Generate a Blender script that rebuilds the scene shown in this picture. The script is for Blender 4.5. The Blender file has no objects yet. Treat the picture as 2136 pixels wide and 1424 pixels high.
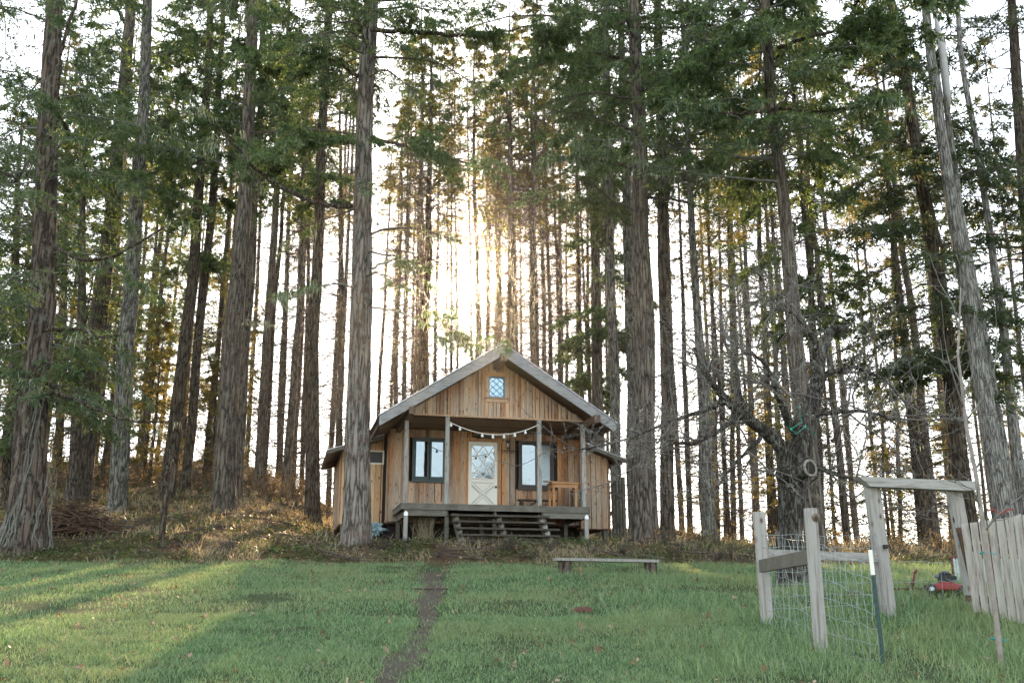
import bpy, math, random
import numpy as np
from mathutils import Vector, Matrix
R = math.radians
sc = bpy.context.scene
col = sc.collection

# ------------------------------------------------------------------ camera
PITCH = R(15.0); CZ = 1.45; FPX = 35 / 36 * 2136
cam = bpy.data.objects.new('camera', bpy.data.cameras.new('camera'))
col.objects.link(cam)
cam.location = (0, 0, CZ); cam.rotation_euler = (R(90) + PITCH, 0, 0)
cam.data.lens = 35; cam.data.sensor_width = 36; cam.data.clip_start = 0.1; cam.data.clip_end = 3000
sc.camera = cam
# ------------------------------------------------------------------ sky, sun, exposure
SUN_EL = R(18.7); SUN_AZ = R(-3.4)           # azimuth from +Y towards +X
SKY_STRENGTH = 0.15; SUN_STRENGTH = 2.7
world = bpy.data.worlds.new("World"); sc.world = world; world.use_nodes = True
wn = world.node_tree.nodes; wl = world.node_tree.links
for n in list(wn): wn.remove(n)
wo = wn.new('ShaderNodeOutputWorld'); bg = wn.new('ShaderNodeBackground')
sky = wn.new('ShaderNodeTexSky'); sky.sky_type = 'NISHITA'; sky.sun_disc = False
sky.sun_elevation = SUN_EL; sky.sun_rotation = SUN_AZ
sky.air_density = 1.0; sky.dust_density = 0.8; sky.ozone_density = 1.0
hs = wn.new('ShaderNodeHueSaturation'); hs.inputs['Saturation'].default_value = 0.9
wl.new(sky.outputs[0], hs.inputs['Color']); gm = wn.new('ShaderNodeGamma'); gm.inputs['Gamma'].default_value = 0.4      # thin high cloud evens the sky out
wl.new(hs.outputs[0], gm.inputs[0]); wl.new(gm.outputs[0], bg.inputs[0])
bg.inputs[1].default_value = SKY_STRENGTH
wl.new(bg.outputs[0], wo.inputs[0])
sl = bpy.data.lights.new('sun', 'SUN'); sl.energy = SUN_STRENGTH; sl.angle = R(0.9); sl.color = (1.0, 0.70, 0.42)
so = bpy.data.objects.new('sun', sl); col.objects.link(so)
sdir = Vector((math.sin(SUN_AZ) * math.cos(SUN_EL), math.cos(SUN_AZ) * math.cos(SUN_EL), math.sin(SUN_EL)))
so.rotation_euler = sdir.to_track_quat('Z', 'Y').to_euler(); so.location = (0, 30, 40)
vs = sc.view_settings
vs.view_transform = 'Standard'; vs.look = 'None'; vs.exposure = 3.4; vs.gamma = 1; vs.use_curve_mapping = False
sc.cycles.max_bounces = 6; sc.cycles.diffuse_bounces = 3; sc.cycles.transmission_bounces = 4
sc.cycles.transparent_max_bounces = 4; sc.cycles.volume_bounces = 0; sc.cycles.use_denoising = True

# ------------------------------------------------------------------ small maths
def ray(px, py):
    x = (px - 1068) / FPX; y = -(py - 712) / FPX
    c, s = math.cos(PITCH), math.sin(PITCH)
    return (x, c - y * s, s + y * c)
def at(px, py, Y):
    r = ray(px, py); k = Y / r[1]
    return np.array((r[0] * k, Y, CZ + r[2] * k))
def hash3(i, j, k, seed=0):
    n = (i * 374761393 + j * 668265263 + k * 2147483647 + seed * 974711).astype(np.int64)
    n = (n ^ (n >> 13)) * 1274126177 & 0x7fffffff
    n = (n ^ (n >> 16)) & 0xffff
    return n / 65535.0
def noise3(x, y, z, seed=0):
    x, y, z = np.broadcast_arrays(np.asarray(x, float), np.asarray(y, float), np.asarray(z, float))
    i, j, k = np.floor(x).astype(np.int64), np.floor(y).astype(np.int64), np.floor(z).astype(np.int64)
    u, v, w = x - i, y - j, z - k
    u, v, w = u * u * (3 - 2 * u), v * v * (3 - 2 * v), w * w * (3 - 2 * w)
    r = 0
    for a in (0, 1):
        for b in (0, 1):
            for c in (0, 1):
                r = r + hash3(i + a, j + b, k + c, seed) * (u if a else 1 - u) * (v if b else 1 - v) * (w if c else 1 - w)
    return r * 2 - 1
KY = np.array([-40, 0, 8, 18, 21.3, 23.3, 25, 33, 46, 52, 70, 120, 300, 800])
KL = np.array([-3, 0, .88, 1.98, 2.38, 2.95, 3.25, 4.5, 7.3, 8.9, 9.6, 5, -20, -30])
KC = np.array([-3, 0, .88, 1.98, 2.36, 2.83, 2.98, 3.4, 4.9, 5.3, 5.4, 2, -20, -30])
KR = np.array([-3, 0, .88, 2.00, 2.36, 2.62, 2.80, 3.2, 3.75, 3.85, 3.4, 1, -20, -30])
def H(x, y):
    x = np.asarray(x, float); y = np.asarray(y, float)
    def one(y):
        s = x / np.maximum(y, 18.0)
        l, c, r = np.interp(y, KY, KL), np.interp(y, KY, KC), np.interp(y, KY, KR)
        wl_ = np.clip((-s - .10) / .2, 0, 1); wr = np.clip((s - .14) / .14, 0, 1)
        return c + (l - c) * wl_ * wl_ * (3 - 2 * wl_) + (r - c) * wr * wr * (3 - 2 * wr)
    h = (one(y - .6) + one(y) * 2 + one(y + .6)) / 4
    h = h + .2 * np.exp(-((x - 5.6) / 1.6) ** 2 - ((y - 13.2) / 1.8) ** 2)
    h = h + .03 * noise3(x * .8, y * .8, 0, 3) + .012 * noise3(x * 3, y * 3, 0, 4)
    rough = np.clip((y - 21) / 2, 0, 1)
    keep = np.clip((np.abs(x) + 40 - np.clip(y, 0, 0)) / 1, 0, 1)
    h = h + rough * (.07 * noise3(x * 1.1, y * 1.1, 1, 5) + .04 * noise3(x * 3.5, y * 3.5, 2, 6))
    return h
def Hf(x, y): return float(H(x, y))
def ground_px(px, py):
    """point where the pixel's ray meets the ground"""
    r = ray(px, py)
    for Y in np.arange(5, 120, .05):
        k = Y / r[1]
        if CZ + r[2] * k <= Hf(r[0] * k, Y): return np.array((r[0] * k, Y, Hf(r[0] * k, Y)))
    return None

# ------------------------------------------------------------------ objects
def tag(o, label=None, cat=None, group=None, kind=None):
    if label: o['label'] = label
    if cat: o['category'] = cat
    if group: o['group'] = group
    if kind: o['kind'] = kind
    return o
def thing(name, label, cat, loc=(0, 0, 0), rotz=0, group=None):
    o = bpy.data.objects.new(name, None); col.objects.link(o)
    o.empty_display_size = .2
    o.location = loc; o.rotation_euler = (0, 0, rotz)
    return tag(o, label, cat, group)
def link(name, me, mat, parent=None):
    me.name = name
    o = bpy.data.objects.new(name, me); col.objects.link(o)
    for m in (mat if isinstance(mat, (list, tuple)) else [mat]): me.materials.append(m)
    if parent is not None: o.parent = parent
    return o
class G:
    """numpy mesh collector"""
    def __init__(s): s.V = []; s.F = []; s.n = 0; s.smooth = []; s.mi = {}; s.cur = 0
    def add(s, V, F, smooth=False):
        V = np.asarray(V, float).reshape(-1, 3); F = np.asarray(F, np.int64)
        s.V.append(V); s.F.append(F + s.n); s.smooth.append(smooth); s.n += len(V)
    def mesh(s, name='mesh'):
        me = bpy.data.meshes.new(name)
        if not s.V: return me
        V = np.concatenate(s.V); me.vertices.add(len(V)); me.vertices.foreach_set('co', V.astype(np.float32).ravel())
        loops = np.concatenate([f.ravel() for f in s.F])
        tot = np.concatenate([np.full(len(f), f.shape[1]) for f in s.F])
        sm = np.concatenate([np.full(len(f), q) for f, q in zip(s.F, s.smooth)])
        me.loops.add(len(loops)); me.loops.foreach_set('vertex_index', loops.astype(np.int32))
        me.polygons.add(len(tot))
        me.polygons.foreach_set('loop_start', np.concatenate([[0], np.cumsum(tot)[:-1]]).astype(np.int32))
        me.polygons.foreach_set('loop_total', tot.astype(np.int32))
        me.polygons.foreach_set('use_smooth', sm)
        if s.mi: me.polygons.foreach_set('material_index', np.concatenate([np.full(len(f), s.mi.get(i, 0)) for i, f in enumerate(s.F)]).astype(np.int32))
        me.update(calc_edges=True)
        return me
    def build(s, name, mat, parent=None): return link(name, s.mesh(name), mat, parent)
    # --- shapes
    def box(s, a, b, M=None, taper=0):
        (x0, y0, z0), (x1, y1, z1) = a, b
        V = np.array([(x0, y0, z0), (x1, y0, z0), (x1, y1, z0), (x0, y1, z0), (x0, y0, z1), (x1, y0, z1), (x1, y1, z1), (x0, y1, z1)], float)
        if M is not None: V = V @ np.array(M.to_3x3()).T + np.array(M.translation)
        s.add(V, [(0, 3, 2, 1), (4, 5, 6, 7), (0, 1, 5, 4), (1, 2, 6, 5), (2, 3, 7, 6), (3, 0, 4, 7)]); return s
    def beam(s, p, q, w, h, up=(0, 0, 1), jit=0):
        """box beam from p to q, w wide (sideways), h high (along up)"""
        p = np.array(p, float); q = np.array(q, float); t = q - p; L = np.linalg.norm(t); t /= L
        up = np.array(up, float); sd = np.cross(t, up); sd /= np.linalg.norm(sd); u2 = np.cross(sd, t)
        V = []
        for e, c in ((0, p), (1, q)):
            for a, b in ((-1, -1), (1, -1), (1, 1), (-1, 1)): V.append(c + sd * a * w / 2 + u2 * b * h / 2)
        s.add(V, [(0, 1, 2, 3), (7, 6, 5, 4), (0, 4, 5, 1), (1, 5, 6, 2), (2, 6, 7, 3), (3, 7, 4, 0)]); return s
    def tube(s, P, Rr, S=8, cap=True, smooth=True):
        P = np.asarray(P, float); K = len(P); Rr = np.broadcast_to(np.asarray(Rr, float), (K,))
        s.tubes(P[None], Rr[None], S, smooth, cap); return s
    def tubes(s, P, Rr, S=4, smooth=True, cap=False, mod=None):
        """P (n,K,3), Rr (n,K): all tubes at once"""
        n, K, _ = P.shape
        if n == 0: return s
        T = np.gradient(P, axis=1); T /= np.linalg.norm(T, axis=2, keepdims=True) + 1e-9
        ref = np.where(np.abs(T[:, :1, 2:3]) > .7, np.array([1., 0, 0]), np.array([0, 0, 1.]))
        A = np.cross(T, np.broadcast_to(ref, T.shape)); A /= np.linalg.norm(A, axis=2, keepdims=True) + 1e-9
        B = np.cross(T, A)
        th = np.arange(S) / S * 2 * math.pi
        rr = Rr[:, :, None] * np.ones(S) if mod is None else Rr[:, :, None] * mod
        V = P[:, :, None, :] + (A[:, :, None, :] * np.cos(th)[:, None] + B[:, :, None, :] * np.sin(th)[:, None]) * rr[..., None]
        idx = np.arange(n * K * S).reshape(n, K, S)
        a = idx[:, :-1, :]; b = idx[:, 1:, :]
        F = np.stack([a, np.roll(a, -1, 2), np.roll(b, -1, 2), b], -1).reshape(-1, 4)
        s.add(V, F, smooth)
        if cap:
            s.F.append(np.concatenate([idx[:, 0, ::-1], idx[:, -1, :]]) + s.n - n * K * S); s.smooth.append(False)
        return s
    def kites(s, P, D, N, L, Wd):
        """leaf-like quads: base P, direction D, side vector from N, length L, width Wd"""
        D = D / (np.linalg.norm(D, axis=1, keepdims=True) + 1e-9)
        Sd = np.cross(D, N); Sd /= np.linalg.norm(Sd, axis=1, keepdims=True) + 1e-9
        L = np.broadcast_to(L, (len(P),))[:, None]; Wd = np.broadcast_to(Wd, (len(P),))[:, None]
        mid = P + D * L * .45
        V = np.stack([P, mid + Sd * Wd / 2, P + D * L, mid - Sd * Wd / 2], 1)
        s.add(V, np.arange(len(P) * 4).reshape(-1, 4)); return s
    def lathe(s, prof, c=(0, 0, 0), S=12, smooth=True):
        P = np.array([(c[0], c[1], c[2] + z) for r, z in prof]); 
        th = np.arange(S) / S * 2 * math.pi
        V = np.array([[(c[0] + r * math.cos(t), c[1] + r * math.sin(t), c[2] + z) for t in th] for r, z in prof])
        K = len(prof); idx = np.arange(K * S).reshape(K, S); a = idx[:-1]; b = idx[1:]
        F = np.stack([a, np.roll(a, -1, 1), np.roll(b, -1, 1), b], -1).reshape(-1, 4)
        s.add(V, F, smooth)
        s.F.append(np.array([idx[0, ::-1], idx[-1]]) + s.n - K * S); s.smooth.append(False)
        return s

# ------------------------------------------------------------------ materials
def newmat(name):
    m = bpy.data.materials.new(name); m.use_nodes = True
    nt = m.node_tree; b = nt.nodes['Principled BSDF']
    return m, nt.nodes, nt.links, b
def ramp(N, stops, interp='LINEAR'):
    r = N.new('ShaderNodeValToRGB'); r.color_ramp.interpolation = interp
    e = r.color_ramp.elements
    while len(e) > 1: e.remove(e[0])
    e[0].position = stops[0][0]; e[0].color = (*stops[0][1], 1)
    for p, c in stops[1:]:
        q = e.new(p); q.color = (*c, 1)
    return r
def tex(N, L, kind, scale, vec=None, detail=4, rough=.6, **kw):
    t = N.new('ShaderNodeTex' + kind); t.inputs['Scale'].default_value = scale
    if 'Detail' in t.inputs: t.inputs['Detail'].default_value = detail
    if kind == 'Noise': t.inputs['Roughness'].default_value = rough
    if vec is not None: L.new(vec, t.inputs['Vector'])
    return t
def mapping(N, L, scale=(1, 1, 1), coord='Object', rot=(0, 0, 0)):
    tc = N.new('ShaderNodeTexCoord'); mp = N.new('ShaderNodeMapping'); mp.inputs['Scale'].default_value = scale
    mp.inputs['Rotation'].default_value = rot
    L.new(tc.outputs[coord], mp.inputs['Vector']); return mp.outputs[0]
def mixc(N, L, fac, a, b, mode='MIX'):
    m = N.new('ShaderNodeMix'); m.data_type = 'RGBA'; m.blend_type = mode
    for sck, v in ((m.inputs[0], fac), (m.inputs[6], a), (m.inputs[7], b)):
        if isinstance(v, (int, float)): sck.default_value = v
        elif isinstance(v, tuple): sck.default_value = (*v, 1)
        else: L.new(v, sck)
    return m.outputs[2]
def bump(N, L, b, h, strength=.5, dist=.02):
    bp = N.new('ShaderNodeBump'); bp.inputs['Strength'].default_value = strength; bp.inputs['Distance'].default_value = dist
    L.new(h, bp.inputs['Height']); L.new(bp.outputs[0], b.inputs['Normal'])
def mathn(N, L, op, a, b=None, clamp=False):
    m = N.new('ShaderNodeMath'); m.operation = op; m.use_clamp = clamp
    for i, v in enumerate((a, b)):
        if v is None: continue
        if isinstance(v, (int, float)): m.inputs[i].default_value = v
        else: L.new(v, m.inputs[i])
    return m.outputs[0]
def flat(name, c, rough=.7, metal=0, var=.25, scale=8, bmp=.2):
    m, N, L, b = newmat(name)
    v = mapping(N, L); t = tex(N, L, 'Noise', scale, v)
    r = ramp(N, [(.25, tuple(x * (1 - var) for x in c)), (.75, tuple(min(1, x * (1 + var)) for x in c))])
    L.new(t.outputs[0], r.inputs[0]); L.new(r.outputs[0], b.inputs['Base Color'])
    b.inputs['Roughness'].default_value = rough; b.inputs['Metallic'].default_value = metal
    if bmp: bump(N, L, b, t.outputs[0], bmp, .01)
    return m
def bark(name, dark, light, lich=.35, lcol=(.36, .38, .32), scl=1.0, warm=None):
    m, N, L, b = newmat(name)
    v = mapping(N, L, (17 * scl, 17 * scl, 2.0 * scl)); v2 = mapping(N, L, (1, 1, .6)); v3 = mapping(N, L, (34, 34, 7))
    n0 = tex(N, L, 'Noise', 1.3, v, 3)
    mx = N.new('ShaderNodeMix'); mx.data_type = 'VECTOR'; mx.inputs[0].default_value = .55
    L.new(v, mx.inputs[4]); L.new(n0.outputs[1], mx.inputs[5])
    vo = N.new('ShaderNodeTexVoronoi'); vo.feature = 'DISTANCE_TO_EDGE'; vo.inputs['Scale'].default_value = 1.4; L.new(mx.outputs[1], vo.inputs['Vector'])
    n1 = tex(N, L, 'Noise', 1.0, v3, 6, .7)
    hgt = mathn(N, L, 'ADD', mathn(N, L, 'MULTIPLY', mathn(N, L, 'MINIMUM', vo.outputs[0], .25), 3.0), mathn(N, L, 'MULTIPLY', n1.outputs[0], .75))
    r = ramp(N, [(.36, dark), (.62, tuple((a + c) / 2 for a, c in zip(dark, light))), (.92, tuple(q * 1.15 for q in light))])
    L.new(hgt, r.inputs[0])
    big = tex(N, L, 'Noise', 1.6, v2, 3)
    c0 = r.outputs[0]
    if warm:
        rw = ramp(N, [(.45, (0, 0, 0)), (.65, (1, 1, 1))]); L.new(big.outputs[0], rw.inputs[0])
        c0 = mixc(N, L, mathn(N, L, 'MULTIPLY', rw.outputs[0], .6), c0, warm)
    ln = tex(N, L, 'Noise', 7, v2, 7, .75)
    lr = ramp(N, [(.52, (0, 0, 0)), (.60, (1, 1, 1))]); L.new(ln.outputs[0], lr.inputs[0])
    c1 = mixc(N, L, mathn(N, L, 'MULTIPLY', lr.outputs[0], lich), c0, lcol)
    L.new(c1, b.inputs['Base Color']); b.inputs['Roughness'].default_value = .95; b.inputs['Specular IOR Level'].default_value = .15
    bump(N, L, b, hgt, 1.0, .05)
    return m
def leafmat(name, c1, c2, trans=.45, tcol=None, rough=.55, bigvar=None):
    m, N, L, b = newmat(name)
    g = N.new('ShaderNodeNewGeometry')
    r = ramp(N, [(0, c1), (1, c2)]); L.new(g.outputs['Random Per Island'], r.inputs[0])
    c = r.outputs[0]
    if bigvar:
        v = mapping(N, L); t = tex(N, L, 'Noise', bigvar[1], v, 3)
        rr = ramp(N, [(.40, (0, 0, 0)), (.62, (1, 1, 1))]); L.new(t.outputs[0], rr.inputs[0])
        c = mixc(N, L, mathn(N, L, 'MULTIPLY', rr.outputs[0], bigvar[2]), c, bigvar[0])
    L.new(c, b.inputs['Base Color']); b.inputs['Roughness'].default_value = rough
    b.inputs['Specular IOR Level'].default_value = .3
    tr = N.new('ShaderNodeBsdfTranslucent'); 
    tc = mixc(N, L, 1.0, c, tcol or (1.6, 1.5, .6), 'MULTIPLY'); L.new(tc, tr.inputs[0])
    ms = N.new('ShaderNodeMixShader'); ms.inputs[0].default_value = trans
    L.new(b.outputs[0], ms.inputs[1]); L.new(tr.outputs[0], ms.inputs[2])
    L.new(ms.outputs[0], N['Material Output'].inputs[0])
    return m
def wood(name, stops, grey=(.30, .29, .27), greyamt=.4, grain=(60, 60, 3), knots=True, rough=.75, rot=(0, 0, 0), greyspan=None):
    """planks: tone varies per board (island), grain runs along local Z unless rotated"""
    m, N, L, b = newmat(name)
    g = N.new('ShaderNodeNewGeometry')
    v = mapping(N, L, grain, rot=rot); gr = tex(N, L, 'Noise', 1, v, 5, .65)
    r = ramp(N, stops); 
    f = mathn(N, L, 'ADD', mathn(N, L, 'MULTIPLY', g.outputs['Random Per Island'], .72), mathn(N, L, 'MULTIPLY', gr.outputs[0], .34))
    L.new(f, r.inputs[0]); c = r.outputs[0]
    v2 = mapping(N, L, (2.2, 2.2, .9), rot=rot); gn = tex(N, L, 'Noise', 1.6, v2, 5, .65)
    off = mathn(N, L, 'ADD', gn.outputs[0], mathn(N, L, 'MULTIPLY', mathn(N, L, 'FRACT', mathn(N, L, 'MULTIPLY', g.outputs['Random Per Island'], 7.31)), .35))
    rg = ramp(N, [(.50, (0, 0, 0)), (.80, (1, 1, 1))]); L.new(off, rg.inputs[0])
    if greyspan:      # rain-washed lower ends of boards
        tc = N.new('ShaderNodeTexCoord'); sp = N.new('ShaderNodeSeparateXYZ'); L.new(tc.outputs['Object'], sp.inputs[0])
        mr = N.new('ShaderNodeMapRange'); mr.inputs[1].default_value = greyspan[0]; mr.inputs[2].default_value = greyspan[1]
        L.new(sp.outputs[2], mr.inputs[0])
        fac = mathn(N, L, 'MULTIPLY', mathn(N, L, 'ADD', rg.outputs[0], mathn(N, L, 'MULTIPLY', mr.outputs[0], mathn(N, L, 'ADD', gn.outputs[0], .15))), greyamt, True)
    else: fac = mathn(N, L, 'MULTIPLY', rg.outputs[0], greyamt)
    c = mixc(N, L, fac, c, grey)
    streak = ramp(N, [(.34, (.42, .36, .31)), (.52, (1, 1, 1))]); L.new(gr.outputs[0], streak.inputs[0])
    c = mixc(N, L, .7, c, streak.outputs[0], 'MULTIPLY')
    if knots:
        vk = mapping(N, L, (12, 12, 6.5), rot=rot); ad = N.new('ShaderNodeVectorMath'); ad.operation = 'ADD'; L.new(vk, ad.inputs[0])
        cb = N.new('ShaderNodeCombineXYZ'); L.new(mathn(N, L, 'MULTIPLY', g.outputs['Random Per Island'], 37.0), cb.inputs[2]); L.new(cb.outputs[0], ad.inputs[1])
        vo = N.new('ShaderNodeTexVoronoi'); vo.inputs['Scale'].default_value = 1; L.new(ad.outputs[0], vo.inputs['Vector'])
        kr = ramp(N, [(.10, (1, 1, 1)), (.34, (0, 0, 0))]); L.new(vo.outputs[0], kr.inputs[0])
        sk = N.new('ShaderNodeSeparateColor'); L.new(vo.outputs['Color'], sk.inputs[0]); km = mathn(N, L, 'MULTIPLY', mathn(N, L, 'GREATER_THAN', sk.outputs[0], .6), sk.outputs[1])
        c = mixc(N, L, mathn(N, L, 'MULTIPLY', mathn(N, L, 'MULTIPLY', kr.outputs[0], km), 1.4, True), c, (.07, .018, .007))
    L.new(c, b.inputs['Base Color']); b.inputs['Roughness'].default_value = rough; b.inputs['Specular IOR Level'].default_value = .25
    bump(N, L, b, gr.outputs[0], .35, .006)
    return m

M = {}
M['bark_fir'] = bark('fir_bark', (.022, .019, .016), (.165, .135, .105), .45, (.23, .235, .19), warm=(.09, .068, .05))
M['bark_front'] = bark('pale_fir_bark', (.035, .028, .023), (.23, .20, .17), .45, (.30, .31, .26), warm=(.15, .10, .07))
M['bark_grey'] = bark('grey_bark', (.025, .022, .019), (.18, .165, .135), .6, (.36, .38, .32), 1.3)
M['bark_dark'] = bark('dark_bark', (.014, .011, .009), (.105, .08, .056), .35, (.2, .22, .17), 1.2)
M['bark_pale'] = bark('pale_bark', (.06, .055, .05), (.26, .245, .215), .7, (.36, .37, .33), 1.6)
M['bark_red'] = bark('stringy_bark', (.022, .016, .012), (.12, .09, .07), .45, (.25, .26, .2), .8)
M['bark_apple'] = bark('apple_bark', (.018, .015, .012), (.10, .085, .07), .55, (.30, .31, .26), 2.2)
M['twig'] = flat('dead_twig', (.075, .055, .042), .9, var=.4, scale=20, bmp=0)
M['twig_lichen'] = flat('lichen_twig', (.125, .12, .098), .9, var=.55, scale=9, bmp=0)
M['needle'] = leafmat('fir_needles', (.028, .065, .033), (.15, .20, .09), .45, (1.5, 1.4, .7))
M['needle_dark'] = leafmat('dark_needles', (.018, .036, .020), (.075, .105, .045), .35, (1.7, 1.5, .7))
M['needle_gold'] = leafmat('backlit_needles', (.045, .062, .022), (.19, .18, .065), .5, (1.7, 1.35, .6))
M['lichen'] = leafmat('beard_lichen', (.15, .19, .13), (.32, .36, .26), .35, (1.1, 1.05, .8))
M['grass'] = leafmat('lawn_grass', (.035, .105, .038), (.28, .40, .21), .40, (1.35, 1.2, .8), .6, ((.28, .32, .16), .45, .45))
M['dry_grass'] = leafmat('dry_grass', (.26, .20, .12), (.48, .42, .28), .4, (1.2, 1.1, .8))
M['weed'] = leafmat('weed_leaves', (.03, .06, .022), (.11, .17, .06), .35, (1.5, 1.4, .6), .5, ((.11, .075, .035), 1.2, .6))
M['litter'] = leafmat('leaf_litter', (.13, .07, .035), (.42, .30, .20), .25, (1.2, 1.0, .7))
M['bush'] = leafmat('golden_brush', (.07, .06, .03), (.24, .19, .10), .5, (1.5, 1.2, .7))

# ------------------------------------------------------------------ ground
def ground_mat():
    m, N, L, b = newmat('ground_soil')
    tc = N.new('ShaderNodeTexCoord'); sp = N.new('ShaderNodeSeparateXYZ'); L.new(tc.outputs['Object'], sp.inputs[0])
    n1 = tex(N, L, 'Noise', 1.2, tc.outputs['Object'], 6, .7); n2 = tex(N, L, 'Noise', 22, tc.outputs['Object'], 6, .75)
    lawn = ramp(N, [(.35, (.035, .030, .016)), (.55, (.06, .085, .035)), (.75, (.12, .16, .065))]); L.new(n2.outputs[0], lawn.inputs[0])
    soil = ramp(N, [(.3, (.035, .022, .014)), (.55, (.10, .065, .04)), (.8, (.19, .14, .09))]); L.new(n2.outputs[0], soil.inputs[0])
    moss = ramp(N, [(.3, (.03, .05, .018)), (.8, (.12, .15, .05))]); L.new(n2.outputs[0], moss.inputs[0])
    mr = ramp(N, [(.45, (0, 0, 0)), (.62, (1, 1, 1))]); L.new(n1.outputs[0], mr.inputs[0])
    forest = mixc(N, L, mathn(N, L, 'MULTIPLY', mr.outputs[0], .7), soil.outputs[0], moss.outputs[0])
    e = N.new('ShaderNodeMapRange'); e.inputs[1].default_value = 20.9; e.inputs[2].default_value = 21.5
    L.new(mathn(N, L, 'ADD', sp.outputs[1], mathn(N, L, 'MULTIPLY', n1.outputs[0], 1.0)), e.inputs[0])
    c = mixc(N, L, e.outputs[0], lawn.outputs[0], forest)
    L.new(c, b.inputs['Base Color']); b.inputs['Roughness'].default_value = 1; b.inputs['Specular IOR Level'].default_value = .1
    bump(N, L, b, n2.outputs[0], .6, .05)
    return m
M['ground'] = ground_mat()
def nonuni(a, b, fine0, fine1, df, growth=1.25):
    xs = list(np.arange(fine0, fine1 + 1e-6, df)); d = df; x = xs[-1]
    while x < b: d *= growth; x += d; xs.append(x)
    d = df; x = xs[0]
    while x > a: d *= growth; x -= d; xs.insert(0, x)
    return np.array(xs)
gx = nonuni(-700, 700, -26, 26, .25); gy = nonuni(-60, 800, 5, 60, .25)
X, Y = np.meshgrid(gx, gy); Z = H(X, Y)
g = G(); nx, ny = len(gx), len(gy); idx = np.arange(nx * ny).reshape(ny, nx)
g.add(np.stack([X, Y, Z], -1), np.stack([idx[:-1, :-1], idx[:-1, 1:], idx[1:, 1:], idx[1:, :-1]], -1).reshape(-1, 4), True)
tag(g.build('ground', M['ground']), kind='structure')

# worn dirt path, a thin sheet following the lawn
PATH = [(900, 1196), (905, 1230), (890, 1270), (893, 1300), (878, 1330), (858, 1365), (825, 1405), (800, 1440), (770, 1500)]
path_pts = np.array([ground_px(*p) for p in PATH])
def path_d(x, y):
    x = np.asarray(x); px_ = np.interp(y, path_pts[::-1, 1], path_pts[::-1, 0])
    w = .12 + .05 * noise3(np.asarray(y) * 1.7, 0, 0, 9) + np.where(np.asarray(y) > 17.0, .12, 0) 
    return np.abs(x - px_) / w
def path_mat():
    m, N, L, b = newmat('path_dirt')
    tc = N.new('ShaderNodeTexCoord'); n2 = tex(N, L, 'Noise', 30, tc.outputs['Object'], 6, .8)
    r = ramp(N, [(.3, (.022, .016, .009)), (.5, (.058, .042, .023)), (.66, (.15, .12, .07)), (.8, (.12, .13, .05))]); L.new(n2.outputs[0], r.inputs[0]); L.new(r.outputs[0], b.inputs['Base Color'])
    b.inputs['Roughness'].default_value = 1; bump(N, L, b, n2.outputs[0], .9, .03); return m
M['path'] = path_mat()
ys = np.arange(path_pts[-1, 1], path_pts[0, 1] + .25, .06); us = np.linspace(-1, 1, 13)
pc = np.interp(ys, path_pts[::-1, 1], path_pts[::-1, 0])
ww = .13 + .09 * noise3(ys * 1.7, 0, 0, 9) + np.clip((ys - 16.5) * .2, 0, .14)
ww = ww * np.clip((path_pts[0, 1] + .3 - ys) * 3, .05, 1)
PX = pc[:, None] + us[None] * ww[:, None] * (1 + .35 * noise3(ys[:, None] * 5, us[None] * 2, 0, 12)); PY = np.broadcast_to(ys[:, None], PX.shape)
PZ = H(PX, PY) + .012
g = G(); idx = np.arange(PX.size).reshape(PX.shape)
g.add(np.stack([PX, PY, PZ], -1), np.stack([idx[:-1, :-1], idx[:-1, 1:], idx[1:, 1:], idx[1:, :-1]], -1).reshape(-1, 4), True)
tag(g.build('dirt_path', M['path']), kind='structure')

# ------------------------------------------------------------------ grass
rng = np.random.default_rng(5)
def undercabin(x, y):
    ca, sa = math.cos(R(13)), math.sin(R(13)); dx, dy = x + 2.66, y - 24.2
    u, v = dx * ca + dy * sa, -dx * sa + dy * ca
    return (u > -1.4) & (u < 5.9) & (v > .15) & (v < 7.7)
def blades(n, y0, y1, dens_noise=True, hmin=.035, hmax=.10, wd=.005, xr=None, filt=None, lean=.5):
    y = np.sqrt(rng.uniform(y0 ** 2, y1 ** 2, n)); x = rng.uniform(-1, 1, n) * (.56 * y + .6)
    if xr is not None: x = rng.uniform(xr[0], xr[1], n); y = rng.uniform(y0, y1, n)
    k = np.ones(n, bool)
    if filt is not None: k &= filt(x, y)
    x, y = x[k], y[k]; z = H(x, y) - .01
    cl = .5 + .5 * noise3(x * 2.2, y * 2.2, 0, 21); cl2 = .5 + .5 * noise3(x * 9, y * 9, 0, 22)
    h = (hmin + (hmax - hmin) * np.clip(.15 + cl * .5 + cl2 * .6 - .1, 0, 1)) * rng.uniform(.5, 1.25, len(x))
    a = rng.uniform(0, 2 * math.pi, len(x)) + 2 * noise3(x * 4, y * 4, 3, 23); le = rng.uniform(.1, 1, len(x)) * lean
    D = np.stack([np.cos(a) * le, np.sin(a) * le, np.ones_like(x)], 1)
    b_ = rng.uniform(0, 2 * math.pi, len(x)); S = np.stack([np.cos(b_), np.sin(b_), 0 * x], 1)
    P = np.stack([x, y, z], 1); w = (wd * rng.uniform(.6, 1.3, len(x)))[:, None]; h = h[:, None]
    M1 = P + D * h * .55; T = P + D * h * .95 + np.stack([np.cos(a) * le, np.sin(a) * le, -.25 * le], 1) * h * .55
    V = np.stack([P - S * w / 2, P + S * w / 2, M1 + S * w * .42, M1 - S * w * .42, T], 1)
    return V
def add_blades(g, V):
    n = len(V); i = np.arange(n)[:, None] * 5
    off = g.n
    g.V.append(V.reshape(-1, 3)); g.n += n * 5
    g.F.append(i + np.array([0, 1, 2, 3]) + off); g.smooth.append(False)
    g.F.append(i + np.array([3, 2, 4]) + off); g.smooth.append(False)
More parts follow.
